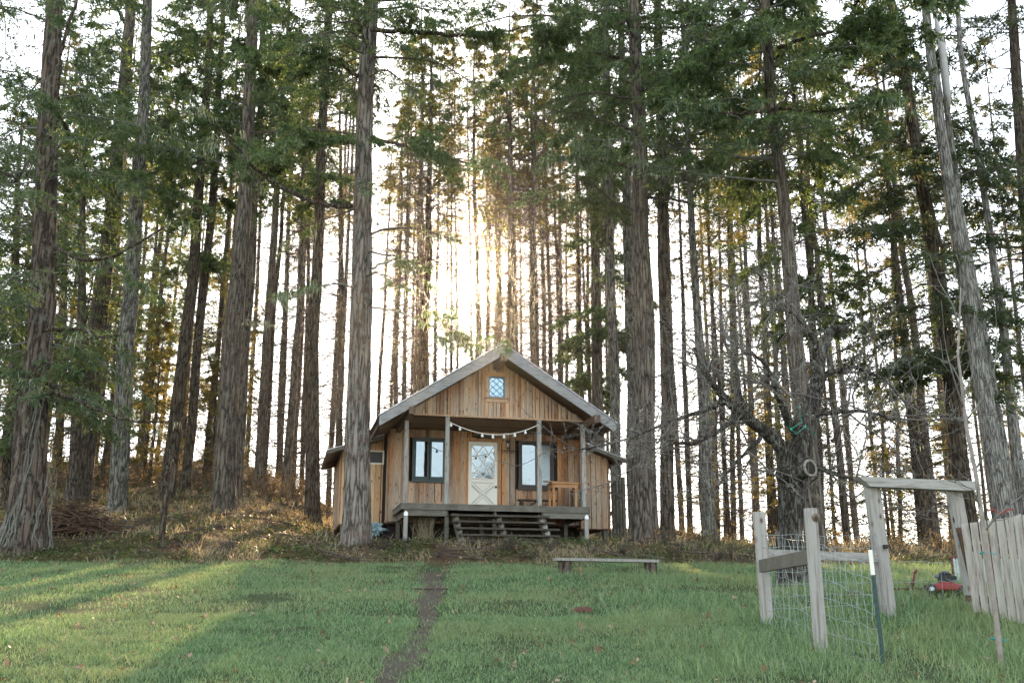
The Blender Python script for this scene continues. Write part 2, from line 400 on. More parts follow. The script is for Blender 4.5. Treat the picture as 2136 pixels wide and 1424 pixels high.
def lawn_edge(x): return 21.4 + .5 * noise3(x * .5, 0, 0, 31) - np.clip((x - 3) * .25, 0, 1.2)
def onlawn(x, y):
    d = path_d(x, y); bare = noise3(x * .9, y * .9, 0, 40)
    return (y < lawn_edge(x)) & (rng.random(len(x)) < np.clip((d - .62) * .9 + .42 * noise3(x * 4, y * 4, 0, 91) + .25 * np.clip((12.5 - y) / 3, 0, 1), .06 + .14 * np.clip((12.5 - y) / 3, 0, 1), 1)) & (rng.random(len(x)) < .72 + .6 * bare + .3 * noise3(x * 3.1, y * 3.1, 0, 41))
g = G()
add_blades(g, blades(250000, 7.0, 12.5, filt=onlawn, wd=.0065, hmin=.022, hmax=.085, lean=.8))
add_blades(g, blades(230000, 12.0, 22.6, filt=onlawn, wd=.009, hmin=.03, hmax=.10, lean=.7))
# longer grass round the garden fence
add_blades(g, blades(60000, 8.0, 22, xr=(1.2, 9), filt=lambda x, y: onlawn(x, y) & (noise3(x * 1.3, y * 1.3, 0, 50) + (x / y - .16) * 4 > .25), hmin=.10, hmax=.24, wd=.0075, lean=.6))
tag(g.build('grass', M['grass']), 'short pale green grass of the lawn in front of the cabin', 'grass', kind='stuff')
g = G()
add_blades(g, blades(16000, 7.3, 21.5, filt=lambda x, y: onlawn(x, y) & (noise3(x * 1.6, y * 1.6, 0, 60) > .15), hmin=.05, hmax=.13, wd=.006, lean=1.4))
add_blades(g, blades(10000, 21.0, 23.5, filt=lambda x, y: ~undercabin(x, y) & (noise3(x * 1.4, y * 1.4, 0, 61) > .05), hmin=.08, hmax=.3, wd=.011, lean=1.0))
add_blades(g, blades(26000, 23.5, 38, filt=lambda x, y: ~undercabin(x, y) & (noise3(x * .7, y * .7, 0, 62) > .1), hmin=.1, hmax=.4, wd=.018, lean=.9))
tag(g.build('dry_grass', M['dry_grass']), 'straw coloured dead grass mixed into the lawn and the bank', 'grass', kind='stuff')

# ------------------------------------------------------------------ cabin (local: x along the front, y back, z up from the deck)
M['cedar'] = wood('cedar_boards', [(.12, (.09, .038, .018)), (.32, (.28, .125, .055)), (.50, (.38, .155, .05)), (.72, (.50, .245, .10)), (.95, (.58, .40, .26))], (.38, .33, .26), .5, greyspan=(1.6, .1))
M['cedar_gable'] = wood('gable_boards', [(.12, (.14, .065, .03)), (.35, (.32, .13, .045)), (.58, (.50, .245, .10)), (.92, (.60, .41, .25))], (.44, .38, .30), .5, greyspan=(3.1, 2.0))
M['cedar_new'] = wood('fresh_cedar', [(.15, (.50, .30, .15)), (.5, (.60, .38, .20)), (.9, (.66, .46, .27))], (.5, .4, .3), .3)
M['trim'] = wood('orange_trim', [(.2, (.36, .15, .05)), (.8, (.55, .26, .10))], (.4, .3, .22), .3)
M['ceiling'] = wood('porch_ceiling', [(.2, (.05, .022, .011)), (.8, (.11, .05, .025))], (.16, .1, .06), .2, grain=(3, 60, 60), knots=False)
M['grey_beam_h'] = wood('grey_fascia', [(.2, (.17, .17, .165)), (.8, (.26, .26, .255))], (.33, .33, .325), .5, grain=(3, 45, 45), knots=False)
M['grey_post'] = wood('grey_post', [(.2, (.20, .19, .17)), (.8, (.33, .315, .285))], (.38, .365, .33), .5, grain=(45, 45, 3))
M['deck'] = wood('weathered_deck', [(.2, (.06, .056, .044)), (.8, (.135, .125, .098))], (.21, .20, .165), .5, grain=(3, 45, 45), knots=False)
M['tread'] = wood('mossy_tread', [(.2, (.028, .023, .017)), (.8, (.065, .054, .040))], (.10, .10, .075), .5, grain=(3, 45, 45), knots=False)
M['darkbeam'] = wood('dark_beam', [(.2, (.07, .04, .025)), (.8, (.13, .08, .055))], (.16, .12, .1), .4, grain=(30, 3, 30), knots=False)
M['green_paint'] = flat('dark_green_paint', (.010, .030, .026), .45, var=.3, bmp=.1)
M['brown_paint'] = flat('brown_paint', (.035, .022, .016), .5, var=.3, bmp=.1)
M['white_paint'] = flat('white_door_paint', (.74, .70, .60), .45, var=.03, scale=3, bmp=.05)
M['groove_shade'] = flat('groove_shade_grey', (.36, .36, .35), .6, var=.1, bmp=0)  # groove shadow put into the colour of the door's cross lines
M['slate_paint'] = flat('blue_grey_lead', (.10, .16, .22), .5, var=.2, bmp=0)
M['metal_roof'] = flat('roof_metal', (.50, .49, .54), .35, .85, var=.08, bmp=.05)
M['steel'] = flat('galvanised_steel', (.55, .56, .56), .4, .7, var=.1, bmp=0)
M['iron'] = flat('black_iron', (.02, .017, .015), .6, .3, bmp=0)
M['black'] = flat('black_plastic', (.015, .016, .018), .4, bmp=0)
M['curtain'] = flat('pale_curtain', (.5, .53, .55), .9, var=.15, scale=4, bmp=0)
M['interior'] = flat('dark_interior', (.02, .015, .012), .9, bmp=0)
def glass(name, tint, rough=.03, wav=.15):
    m, N, L, b = newmat(name); b.inputs['Base Color'].default_value = (*tint, 1); b.inputs['Metallic'].default_value = 1; b.inputs['Roughness'].default_value = rough
    t = tex(N, L, 'Noise', 2.5, mapping(N, L), 2); bump(N, L, b, t.outputs[0], wav, .01); return m
M['glass'] = glass('reflecting_glass', (.19, .22, .235))
M['glass_dim'] = glass('curtained_glass', (.17, .20, .21), .25)
M['glass_leaded'] = glass('leaded_glass', (.19, .27, .31), .06)
M['bulb'] = flat('white_bulb', (.82, .80, .76), .25, var=.02, bmp=0)

ANG = R(13); ORG = at(838, 1048, 24.2)
cabin = thing('log_cabin', 'small cedar board cabin with grey gabled roof edge, raised porch and white door', 'cabin', tuple(ORG), ANG)
cabin.name = 'wooden_cabin'; cabin['label'] = 'small cedar board cabin with gabled roof, raised front porch and white door'
U3 = np.array([math.cos(ANG), math.sin(ANG), 0]); V3 = np.array([-math.sin(ANG), math.cos(ANG), 0])
def cw(u, v, w): return ORG + U3 * u + V3 * v + np.array([0, 0, w])          # cabin local -> world
def gl(u, v): p = cw(u, v, 0); return Hf(p[0], p[1]) - ORG[2]                 # ground level, local
rc = random.Random(11)
APU, APW, SL = 2.32, 3.88, .645
def roof_w(u): return APW - SL * abs(u - APU)
def boards(g, u0, u1, w0, w1, v, top=None, wmin=.09, wmax=.17, th=.02, bat=True, holes=(), along='u', sgn=-1):
    """vertical boards of uneven width with battens; holes = (u0,u1,w0,w1) left open"""
    u = u0
    while u < u1 - .01:
        w = min(rc.uniform(wmin, wmax), u1 - u); e = u + w - rc.uniform(.007, .022); k = rc.uniform(0, .016)
        segs = [(w0, None)]
        um = (u + e) / 2
        spans = [(w0, (top(um) if top else w1))]
        for h in holes:
            if e > h[0] and u < h[1]:
                ns = []
                for a, b in spans:
                    if h[2] > a: ns.append((a, min(b, h[2])))
                    if h[3] < b: ns.append((max(a, h[3]), b))
                spans = [q for q in ns if q[1] - q[0] > .01]
        for a, b in spans:
            jb = rc.uniform(0, .012) if a == w0 else 0
            if along == 'u' and top and b == spans[-1][1]:
                ta, tb = max(a, min(b + .3, top(u))), max(a, min(b + .3, top(e))); y0, y1 = v - k - th, v - k
                g.add([(u, y0, a - jb), (e, y0, a - jb), (e, y1, a - jb), (u, y1, a - jb), (u, y0, ta), (e, y0, tb), (e, y1, tb), (u, y1, ta)],
                      [(0, 3, 2, 1), (4, 5, 6, 7), (0, 1, 5, 4), (1, 2, 6, 5), (2, 3, 7, 6), (3, 0, 4, 7)])
            elif along == 'u': g.box((u, v - k - th, a - jb), (e, v - k, b))
            else: g.box((v - (k + th if sgn < 0 else -k), u, a - jb), (v - (k if sgn < 0 else -k - th), e, b))
            if bat and rc.random() < .42 and w > .07:
                bw = .022
                if along == 'u' and e + bw < u1: g.box((e - bw, v - k - th - .016, a - jb + .003), (e + bw, v - k - th - .001, b - .004))
        u += w
# porch deck
g = G()
for i in range(12):
    v0 = -.02 + i * .16; g.box((-.02, v0, -.04), (4.74, v0 + .153, 0))
g.build('porch_deck', M['deck'], cabin)
g = G(); g.box((-.012, -.03, -.155), (4.735, .01, -.042)); g.box((-.012, .012, -.155), (.03, 1.88, -.045)); g.box((4.69, .012, -.155), (4.73, 1.88, -.045)); g.build('rim_beam', M['deck'], cabin)
g = G(); g.box((.06, .0, -.30), (1.10, .045, -.157)); g.box((3.52, .0, -.30), (4.66, .045, -.157)); g.box((.09, .05, -.30), (.14, 1.86, -.16)); g.box((4.6, .05, -.30), (4.65, 1.86, -.16))
for k in (1.1, 2.3, 3.5): g.box((k, .05, -.28), (k + .045, 1.86, -.16))
g.build('under_beam', M['deck'], cabin)
for (u, v, c) in ((.10, -.02, .5), (1.10, -.0, .3), (2.35, .3, .2), (3.55, .0, .2), (4.63, -.02, .5), (.12, 1.75, .2), (2.3, 1.7, .2), (4.55, 1.6, .2)):
    g = G(); z0 = gl(u, v) - .25
    g.box((u - .048, v - .05, z0), (u + .048, v + .045, -.32 if v < .5 else -.29)); q = g.build('foundation_post', M['grey_post'] if c > .4 else M['deck'], cabin)
    if v < .0:
        g = G(); g.add([(u - .05, v - .056, -.31), (u + .05, v - .056, -.31), (u + .05, v - .056, -.24), (u, v - .056, -.19), (u - .05, v - .056, -.24), (u - .05, v - .052, -.31), (u + .05, v - .052, -.31), (u + .05, v - .052, -.24), (u, v - .052, -.19), (u - .05, v - .052, -.24)], [(0, 1, 2, 3, 4), (9, 8, 7, 6, 5)]); g.build('steel_cap', M['steel'], cabin)
for u, wt, h in ((.075, .1, 2.28), (1.095, .1, 2.195), (3.45, .105, 2.195), (4.61, .1, 2.1)):
    g = G(); g.box((u - wt / 2, .03, .003), (u + wt / 2, .03 + wt, h)); g.build('porch_post', M['grey_post'], cabin)
# steps
treads = [(-.27, -.20, 1.16, 3.60), (-.44, -.44, 1.16, 3.66), (-.615, -.68, 1.20, 3.72), (-.785, -.92, 1.24, 3.66), (-.955, -1.16, 1.30, 3.58)]
stairs = G()
for w, v, a, b in treads:
    g = G(); g.box((a, v - .14, w - .045), (b, v + .02, w)); g.box((a + .03, v + .035, w - .042), (b - .03, v + .16, w - .003)); g.build('stair_tread', M['tread'], cabin)
for u in (1.26, 2.32, 3.40):
    g = G()
    g.beam((u, -.02, -.30), (u, -1.22, -1.16), .045, .16)
    for w, v, a, b in treads: g.box((u + .026, v - .06, max(w - .35, gl(u, v) - .1)), (u + .10, v + .03, w - .048))
    g.build('stair_stringer', M['deck'] if u != 3.40 else M['grey_post'], cabin)
# gable wall
g = G(); boards(g, .17, 4.56, 2.2, 0, .07, top=lambda u: min(roof_w(u) - .20, 3.66), holes=[(2.13, 2.55, 2.70, 3.24)], wmin=.075, wmax=.13)
g.build('gable_wall', M['cedar_gable'], cabin)
g = G(); g.box((.13, .02, 2.165), (4.6, .062, 2.205)); g.build('gable_trim', M['cedar_gable'], cabin)
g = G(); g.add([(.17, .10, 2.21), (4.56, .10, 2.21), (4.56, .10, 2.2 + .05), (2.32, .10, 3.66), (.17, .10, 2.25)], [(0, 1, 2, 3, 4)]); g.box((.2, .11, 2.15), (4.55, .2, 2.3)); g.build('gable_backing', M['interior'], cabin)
# gable window
f = G(); f.box((2.07, .005, 3.24), (2.62, .045, 3.33)); f.box((2.02, .008, 3.33), (2.67, .046, 3.345)); f.box((2.06, .01, 2.70), (2.13, .048, 3.24)); f.box((2.55, .01, 2.70), (2.62, .048, 3.24)); f.box((2.03, -.02, 2.665), (2.66, .046, 2.70)); f.box((2.06, .012, 2.58), (2.63, .046, 2.664))
wf = f.build('gable_window', M['cedar_gable'], cabin)
s = G(); s.box((2.132, .02, 2.702), (2.155, .055, 3.238)); s.box((2.525, .02, 2.702), (2.548, .055, 3.238)); s.box((2.156, .02, 2.702), (2.524, .055, 2.722)); s.box((2.156, .02, 3.216), (2.524, .055, 3.238)); s.build('sash', M['slate_paint'], wf)
s = G(); s.box((2.15, .062, 2.715), (2.53, .068, 3.225)); s.build('pane', M['glass_leaded'], wf)
def lattice(g, u0, u1, w0, w1, v, nu, nw, th):
    du, dw = (u1 - u0) / nu, (w1 - w0) / nw
    def clip(a, b):
        return a, b
    for s_ in (1, -1):
        for k in range(-nw, nu + nw):
            # line u = u0+du*(k+ t), w = w0 or w1 ± dw*t
            pts = []
            ts = []
            for t in np.linspace(0, nw, 200):
                u = u0 + du * (k + t); w = w0 + dw * t if s_ > 0 else w1 - dw * t
                if u0 - 1e-6 <= u <= u1 + 1e-6: ts.append((u, w))
            if len(ts) > 3:
                vv = v + (0 if s_ > 0 else .004)
                g.beam((ts[0][0], vv, ts[0][1]), (ts[-1][0], vv, ts[-1][1]), th * .6, th, up=(0, 0, 1) if False else (-(ts[-1][1] - ts[0][1]), 0, (ts[-1][0] - ts[0][0])))
s = G(); lattice(s, 2.156, 2.524, 2.722, 3.216, .052, 2, 3, .016); s.build('leading', M['slate_paint'], wf)
# roof
def roofsheet(g, th, v0, v1, lift=0, a=-.70, b=5.26, corr=True):
    for s_, ue in ((-1, a), (1, b)):
        n = int((v1 - v0) / .1)
        vs_ = np.linspace(v0, v1, n * 2 + 1); hh = (np.arange(n * 2 + 1) % 2) * (.012 if corr else 0)
        top = []; 
        for u in (APU, ue):
            w = APW + lift - SL * abs(u - APU)
            top.append(np.stack([np.full_like(vs_, u), vs_, w + hh], 1))
        bot = [t - np.array([0, 0, th]) for t in top]
        V = np.concatenate(top + bot); m = len(vs_); i = np.arange(m - 1)
        F = [np.stack([i, i + 1, i + 1 + m, i + m], 1), np.stack([i + 2 * m, i + 3 * m, i + 1 + 3 * m, i + 1 + 2 * m], 1), np.stack([i + m, i + 1 + m, i + 1 + 3 * m, i + 3 * m], 1), np.array([(0, m, 3 * m, 2 * m), (m - 1, 3 * m - 1, 4 * m - 1, 2 * m - 1)])]
        g.add(V, np.concatenate(F))
BACK = 7.6
g = G(); roofsheet(g, .012, -.80, BACK, .045); rf = g.build('metal_roof', M['metal_roof'], cabin)
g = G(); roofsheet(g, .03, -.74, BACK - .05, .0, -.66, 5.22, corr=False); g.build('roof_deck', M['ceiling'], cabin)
g = G()
for v in np.arange(.4, BACK, .6):
    for s_ in (-1, 1):
        ue = -.60 if s_ < 0 else 5.17
        g.beam((APU + s_ * .05, v, roof_w(APU + .05) - .11), (ue, v, roof_w(ue) - .11), .045, .13)
g.build('rafters', M['darkbeam'], cabin)
for s_ in (-1, 1):
    g = G(); ue = -.68 if s_ < 0 else 5.24
    cv, bk = -.78, -.735
    w = lambda u: APW - SL * abs(u - APU)
    d = .262
    V = [(APU, cv, w(APU) + .01), (ue, cv, w(ue) + .01), (ue, cv, w(ue) - d + .03), (APU, cv, w(APU) - d - .02)]
    V += [(a, bk, c) for a, b, c in V]
    g.add(V, [(0, 1, 2, 3), (7, 6, 5, 4), (0, 4, 5, 1), (1, 5, 6, 2), (2, 6, 7, 3), (3, 7, 4, 0)])
    g.build('rake_board', M['grey_beam_h'], cabin)
g = G(); g.box((2.25, -.95, 3.42), (2.39, .06, 3.60)); q = g.build('ridge_beam', M['darkbeam'], cabin)
g = G(); g.box((.02, -.85, 2.02), (.13, 1.9, 2.20)); g.build('side_beam', M['darkbeam'], cabin)
g = G(); g.box((4.62, -.90, 2.00), (4.78, 1.9, 2.18)); g.build('side_beam', M['darkbeam'], cabin)
g = G(); g.box((-.64, -.73, roof_w(-.64) - .17), (-.61, BACK - .1, roof_w(-.64) - .035)); g.box((5.16, -.73, roof_w(5.16) - .17), (5.19, BACK - .1, roof_w(5.16) - .035)); g.build('eave_board', M['darkbeam'], cabin)
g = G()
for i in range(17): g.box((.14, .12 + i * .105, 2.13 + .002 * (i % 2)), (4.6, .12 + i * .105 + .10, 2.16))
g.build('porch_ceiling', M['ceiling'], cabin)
g = G()
for i in range(10): g.box((-.60 + i * .0, -.72 + i * 0, 0), (-.60, -.72, 0))
# body walls
FV = 1.9
holes = [(.46, 1.39, .76, 1.92), (1.93, 2.80, .0, 1.90), (3.34, 4.33, .62, 1.93)]
g = G(); boards(g, -.13, 5.12, -.29, 2.13, FV, holes=holes, wmin=.10, wmax=.2); g.build('front_wall', M['cedar'], cabin)
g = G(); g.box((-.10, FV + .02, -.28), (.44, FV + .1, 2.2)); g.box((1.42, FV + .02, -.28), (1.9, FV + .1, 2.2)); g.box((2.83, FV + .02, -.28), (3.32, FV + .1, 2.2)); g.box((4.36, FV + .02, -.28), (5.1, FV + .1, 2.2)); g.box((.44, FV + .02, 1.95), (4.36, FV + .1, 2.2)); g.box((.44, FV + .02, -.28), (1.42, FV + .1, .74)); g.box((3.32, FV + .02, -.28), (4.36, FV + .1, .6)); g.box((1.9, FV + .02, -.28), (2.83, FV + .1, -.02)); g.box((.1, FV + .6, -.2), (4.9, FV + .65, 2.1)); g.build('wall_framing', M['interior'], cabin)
g = G(); boards(g, FV + .03, BACK - .3, -.29, 2.0, -.13, along='v', bat=False); g.build('side_wall', M['cedar'], cabin)
g = G(); boards(g, FV + .03, BACK - .3, -.29, 1.95, 5.12, along='v', bat=False, sgn=1); g.build('side_wall', M['cedar'], cabin)
g = G(); boards(g, -.1, 5.1, -.29, 0, BACK - .3, top=lambda u: roof_w(u) - .2, bat=False); g.build('back_wall', M['cedar'], cabin)
g = G(); g.box((-.12, FV + .05, -.34), (5.1, BACK - .35, -.295)); g.build('floor_frame', M['darkbeam'], cabin)
for u in (.1, 1.7, 3.3, 4.9):
    for v in (3.2, 5.2, 7.0):
        g = G(); g.box((u - .08, v - .08, gl(u, v) - .3), (u + .08, v + .08, -.34)); g.build('foundation_post', M['deck'], cabin)
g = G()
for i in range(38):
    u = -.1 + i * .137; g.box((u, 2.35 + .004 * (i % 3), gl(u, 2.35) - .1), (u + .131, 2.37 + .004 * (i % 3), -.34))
g.build('added_light_block', M['interior'], cabin)  # added dark boards, block light from behind so the space below stays dark
# windows
def window(u0, u1, w0, w1, v, mat, panes, name='window', sill=None, fr=.05, gmats=None):
    f = G(); f.box((u0, v - .05, w0), (u0 + fr, v + .02, w1)); f.box((u1 - fr, v - .05, w0), (u1, v + .02, w1)); f.box((u0 + fr, v - .048, w1 - fr), (u1 - fr, v + .02, w1)); f.box((u0 + fr, v - .048, w0), (u1 - fr, v + .02, w0 + fr))
    f.box((u0 - .05, v - .085, w0 - .03), (u1 + .03, v - .0, w0 - .001))
    o = f.build(name, mat, cabin)
    for i, (a, b, c, d) in enumerate(panes):
        s = G(); k = .045
        s.box((a, v - .035, c), (a + k, v + .01, d)); s.box((b - k, v - .035, c), (b, v + .01, d)); s.box((a + k, v - .034, d - k), (b - k, v + .01, d)); s.box((a + k, v - .034, c), (b - k, v + .01, c + k * 1.5))
        s.build('sash', mat, o)
        p = G(); p.box((a + k - .005, v - .006, c + k * 1.5 - .005), (b - k + .005, v - .002, d - k + .005)); p.build('pane', gmats[i] if gmats else M['glass'], o)
    return o
w1 = window(.465, 1.385, .765, 1.915, FV, M['green_paint'], [(.52, .915, .82, 1.86), (.935, 1.33, .82, 1.86)])
w1['label'] = 'dark green framed double window left of the white door'
w2 = window(3.345, 4.325, .625, 1.925, FV, M['brown_paint'], [(3.40, 3.86, .68, 1.87), (3.89, 4.27, .68, 1.87)], gmats=[M['glass'], M['glass_dim']])
w2['label'] = 'dark brown framed window right of the white door'
# door
g = G(); dv = FV - .03
g.box((1.97, dv, .005), (2.76, dv + .04, 1.86)); 
dr = g.build('front_door', M['white_paint'], cabin); dr['label'] = 'white door with diamond paned glass above a cross panel'
g = G(); g.box((2.055, dv - .006, .88), (2.675, dv - .001, 1.75)); g.build('pane', glass('door_glass', (.20, .23, .24)), dr)
g = G(); lattice(g, 2.055, 2.675, .88, 1.75, dv - .014, 2, 2.0 and 2, .022)
g.box((2.035, dv - .022, .86), (2.056, dv - .002, 1.77)); g.box((2.674, dv - .022, .86), (2.695, dv - .002, 1.77)); g.box((2.057, dv - .022, 1.749), (2.673, dv - .002, 1.77)); g.box((2.057, dv - .022, .86), (2.673, dv - .002, .881)); g.build('muntins', M['white_paint'], dr)
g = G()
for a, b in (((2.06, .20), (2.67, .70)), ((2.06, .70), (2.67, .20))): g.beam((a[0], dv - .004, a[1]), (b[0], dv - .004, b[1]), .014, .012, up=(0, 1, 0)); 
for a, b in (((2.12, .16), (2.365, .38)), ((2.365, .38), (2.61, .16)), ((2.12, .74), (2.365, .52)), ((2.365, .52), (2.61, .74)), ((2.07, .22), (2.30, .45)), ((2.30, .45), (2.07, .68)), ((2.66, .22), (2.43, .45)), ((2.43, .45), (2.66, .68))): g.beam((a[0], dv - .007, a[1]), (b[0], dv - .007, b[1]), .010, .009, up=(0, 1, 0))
g.box((2.06, dv - .012, .76), (2.67, dv - .001, .772)); g.build('cross_panel', M['groove_shade'], dr)
g = G(); g.tube([(2.715, dv - .05, .66), (2.715, dv - .03, .66), (2.715, dv, .66)], [.028, .03, .012], 10); g.build('handle', M['iron'], dr)
g = G(); g.box((1.90, FV - .045, .0), (1.966, FV + .02, 1.90)); g.box((2.764, FV - .045, .0), (2.86, FV + .02, 1.90)); g.box((1.88, FV - .05, 1.865), (2.9, FV + .02, 1.96)); g.box((2.88, FV - .036, 0.003), (3.0, FV - .026, 1.9)); g.build('door_frame', M['trim'], cabin)
# right annex
g = G(); AV = 1.66
boards(g, 5.0, 5.78, -.40, 0, AV, top=lambda u: 1.78 - .33 * (u - 5.0) + .04, wmin=.1, wmax=.17); g.build('annex_wall', M['cedar'], cabin)
g = G(); boards(g, AV, 5.6, -.40, 1.45, 5.78, along='v', bat=False, sgn=1); g.build('annex_wall', M['cedar'], cabin)
g = G(); g.box((5.0, AV + .01, -.43), (5.76, 5.6, -.40)); g.build('annex_floor', M['darkbeam'], cabin)
for u, v in ((5.7, 1.75), (5.1, 2.0), (5.7, 4.5)):
    g = G(); g.box((u - .05, v - .05, gl(u, v) - .2), (u + .05, v + .05, -.435)); g.build('foundation_post', M['deck'], cabin)
def leanto(u0, w0, u1, w1, v0, v1, name):
    g = G(); g.add([(u0, v0, w0), (u1, v0, w1), (u1, v1, w1), (u0, v1, w0), (u0, v0, w0 - .015), (u1, v0, w1 - .015), (u1, v1, w1 - .015), (u0, v1, w0 - .015)], [(3, 2, 1, 0), (4, 5, 6, 7), (0, 1, 5, 4), (1, 2, 6, 5), (2, 3, 7, 6), (3, 0, 4, 7)])
    o = g.build(name, M['metal_roof'], cabin)
    g = G(); g.beam((u0, v0 + .02, w0 - .07), (u1, v0 + .02, w1 - .07), .035, .09); g.beam((u0, v0 + .06, w0 - .03), (u1, v0 + .06, w1 - .03), .04, .02)
    g.build('fascia', M['deck'], o)
    g = G()
    for v in np.arange(v0 + .35, v1, .5): g.beam((u0, v, w0 - .065), (u1, v, w1 - .065), .04, .09)
    g.build('rafters', M['darkbeam'], o)
    return o
leanto(5.02, 1.86, 6.2, 1.43, 1.25, 5.7, 'annex_roof')
# left annex
LV = 2.42
g = G(); boards(g, -1.32, -.22, -.33, 0, LV, top=lambda u: 1.98 + .28 * (u + .22), bat=False, wmin=.13, wmax=.17, holes=[(-.62, -.23, 1.27, 1.58)]); g.build('annex_wall', M['cedar_new'], cabin)
g = G(); g.box((-1.30, LV + .03, -.3), (-.24, LV + .06, 1.60)); g.build('wall_framing', M['interior'], cabin)
g = G(); g.box((5.02, AV + .03, -.38), (5.75, AV + .06, 1.50)); g.build('wall_framing', M['interior'], cabin)
g = G(); boards(g, LV, 5.5, -.33, 1.6, -1.32, along='v', bat=False); g.build('annex_wall', M['cedar'], cabin)
f = G(); f.box((-.66, LV - .05, 1.24), (-.225, LV - .021, 1.28)); f.box((-.66, LV - .05, 1.57), (-.225, LV - .021, 1.61)); f.box((-.66, LV - .05, 1.281), (-.625, LV - .021, 1.569)); f.box((-.265, LV - .05, 1.281), (-.225, LV - .021, 1.569))
q = f.build('window', M['white_paint'], cabin); f = G(); f.box((-.63, LV - .012, 1.27), (-.25, LV - .008, 1.58)); f.build('pane', flat('dark_pane', (.02, .02, .02), .45, bmp=0), q); q['label'] = 'tiny white framed window beside the big fir'
leanto(-.3, 1.95, -1.76, 1.50, 1.75, 5.6, 'annex_roof')
g = G(); g.box((-.235, LV - .02, -.33), (-.135, LV + .02, 1.95)); g.build('corner_gap', M['interior'], cabin)
g = G(); g.box((-1.3, LV + .02, -.35), (-.2, 5.5, -.32)); g.build('annex_floor', M['darkbeam'], cabin)
for u, v in ((-1.25, 2.5), (-.3, 2.5), (-1.25, 5.2)):
    g = G(); g.box((u - .05, v - .05, gl(u, v) - .2), (u + .05, v + .05, -.35)); g.build('foundation_post', M['deck'], cabin)

# ------------------------------------------------------------------ things on and around the porch
def on_cabin(name, label, cat, u, v, w, group=None): return thing(name, label, cat, tuple(cw(u, v, w)), ANG, group)
# string lights
sl_ = on_cabin('string_lights', 'white cord of round bulbs sagging between the two middle porch posts', 'string lights', 1.14, .02, 2.0)
g = G(); L_ = 2.27; tt = np.linspace(0, 1, 30); sag = lambda t: .02 - .27 * 4 * t * (1 - t) * (1 + .1 * t) + .02 * t
g.tube(np.stack([tt * L_, 0 * tt, sag(tt)], 1), .009, 6); g.build('cord', M['bulb'], sl_)
for t in (.015, .115, .365, .485, .61, .735, .855):
    z = sag(t); g = G(); g.lathe([(.006, .0), (.014, -.005), (.014, -.03), (.026, -.04), (.036, -.058), (.037, -.072), (.028, -.092), (.012, -.103), (.001, -.105)], (t * L_, -.002, z), 12); g.build('bulb', M['bulb'], sl_)
# sign above the door
t = on_cabin('wooden_sign', 'rough unlettered driftwood plaque above the white door', 'sign', 2.4, FV - .07, 1.99)
g = G(); th = np.linspace(0, 2 * math.pi, 25)[:-1]; rx = .27 + .02 * np.sin(th * 3) + .015 * np.sin(th * 7); rz = .06 + .012 * np.sin(th * 5)
Vv = np.stack([np.sign(np.cos(th)) * np.abs(np.cos(th)) ** .5 * rx, 0 * th - .025, np.sin(th) * rz], 1); Vb = Vv + np.array([0, .03, 0]); n = len(th); i = np.arange(n)
g.add(np.concatenate([Vv, Vb]), np.stack([i, (i + 1) % n, (i + 1) % n + n, i + n], 1)); g.F.append(np.array([i])); g.smooth.append(False); g.build('plank', M['tread'], t)
# lantern
t = on_cabin('porch_lantern', 'small dark wall lantern hanging right of the door', 'lantern', 3.03, FV - .12, 1.78)
g = G(); g.lathe([(.01, .14), (.02, .12), (.055, .085), (.06, .08), (.05, .075)], S=8); g.lathe([(.045, -.07), (.05, -.075), (.03, -.09), (.005, -.1)], S=8)
for a in range(4): g.tube([(.046 * math.cos(a * 1.57), .046 * math.sin(a * 1.57), -.07), (.048 * math.cos(a * 1.57), .048 * math.sin(a * 1.57), .08)], .005, 4)
g.tube([(0, 0, .13), (0, .05, .17), (0, .11, .14)], .007, 5); g.build('cage', M['iron'], t)
g = G(); g.lathe([(.012, -.06), (.03, -.03), (.03, .03), (.02, .06), (.004, .07)], S=10); g.build('bulb', M['bulb'], t)
# iron scroll hooks
t = on_cabin('scroll_hook_rack', 'black wrought iron scroll hooks on the wall right of the door', 'hook rack', 2.9, FV - .045, 1.62)
for cx in (.02, .13, .27, .42):
    g = G(); a = np.linspace(0, 5.5, 22); r = .05 - .005 * a; g.tube(np.stack([cx + r * np.cos(a), 0 * a - .01, r * np.sin(a) - .02], 1), .007, 5); g.build('scroll', M['iron'], t)
g = G(); g.tube([(-.03, 0, .03), (.48, 0, .03)], .008, 5); g.build('bar', M['iron'], t)
# table
t = on_cabin('side_table', 'small red-brown wooden table at the right end of the porch', 'table', 4.3, 1.0, .003)
g = G(); g.box((-.34, -.25, .66), (.40, .28, .70)); g.box((-.31, -.22, .56), (.37, -.19, .659)); g.box((-.31, -.189, .56), (-.285, .22, .659)); g.box((.345, -.189, .56), (.37, .22, .659)); g.build('tabletop', M['trim'], t)
for u, v in ((-.28, -.2), (-.02, -.21), (.32, -.2), (-.28, .2), (.32, .2)):
    if u == -.02: continue
    g = G(); g.box((u - .03, v - .03, 0), (u + .03, v + .03, .558 if v < 0 else .558)); g.build('leg', M['trim'], t)
t = on_cabin('plank', 'loose plank lying across the top of the porch table', 'plank', 4.2, .95, .706)
g = G(); g.beam((-.42, -.12, .012), (.3, .05, .012), .14, .022); g.build('board', M['cedar'], t)
# stump
t = on_cabin('log_round', 'upright sawn log round standing by the right porch post', 'log', 4.78, 1.2, .003)
a = np.linspace(0, 2 * math.pi, 25)[:-1]; g = G(); zz = np.linspace(0, .52, 6)
g.tubes(np.stack([0 * zz, 0 * zz, zz], 1)[None], np.full((1, 6), .185), 24, cap=True, mod=(1 + .05 * noise3(np.cos(a) * 3, np.sin(a) * 3, zz[:, None] * 1.5, 3))[None]); g.build('log', M['bark_grey'], t)
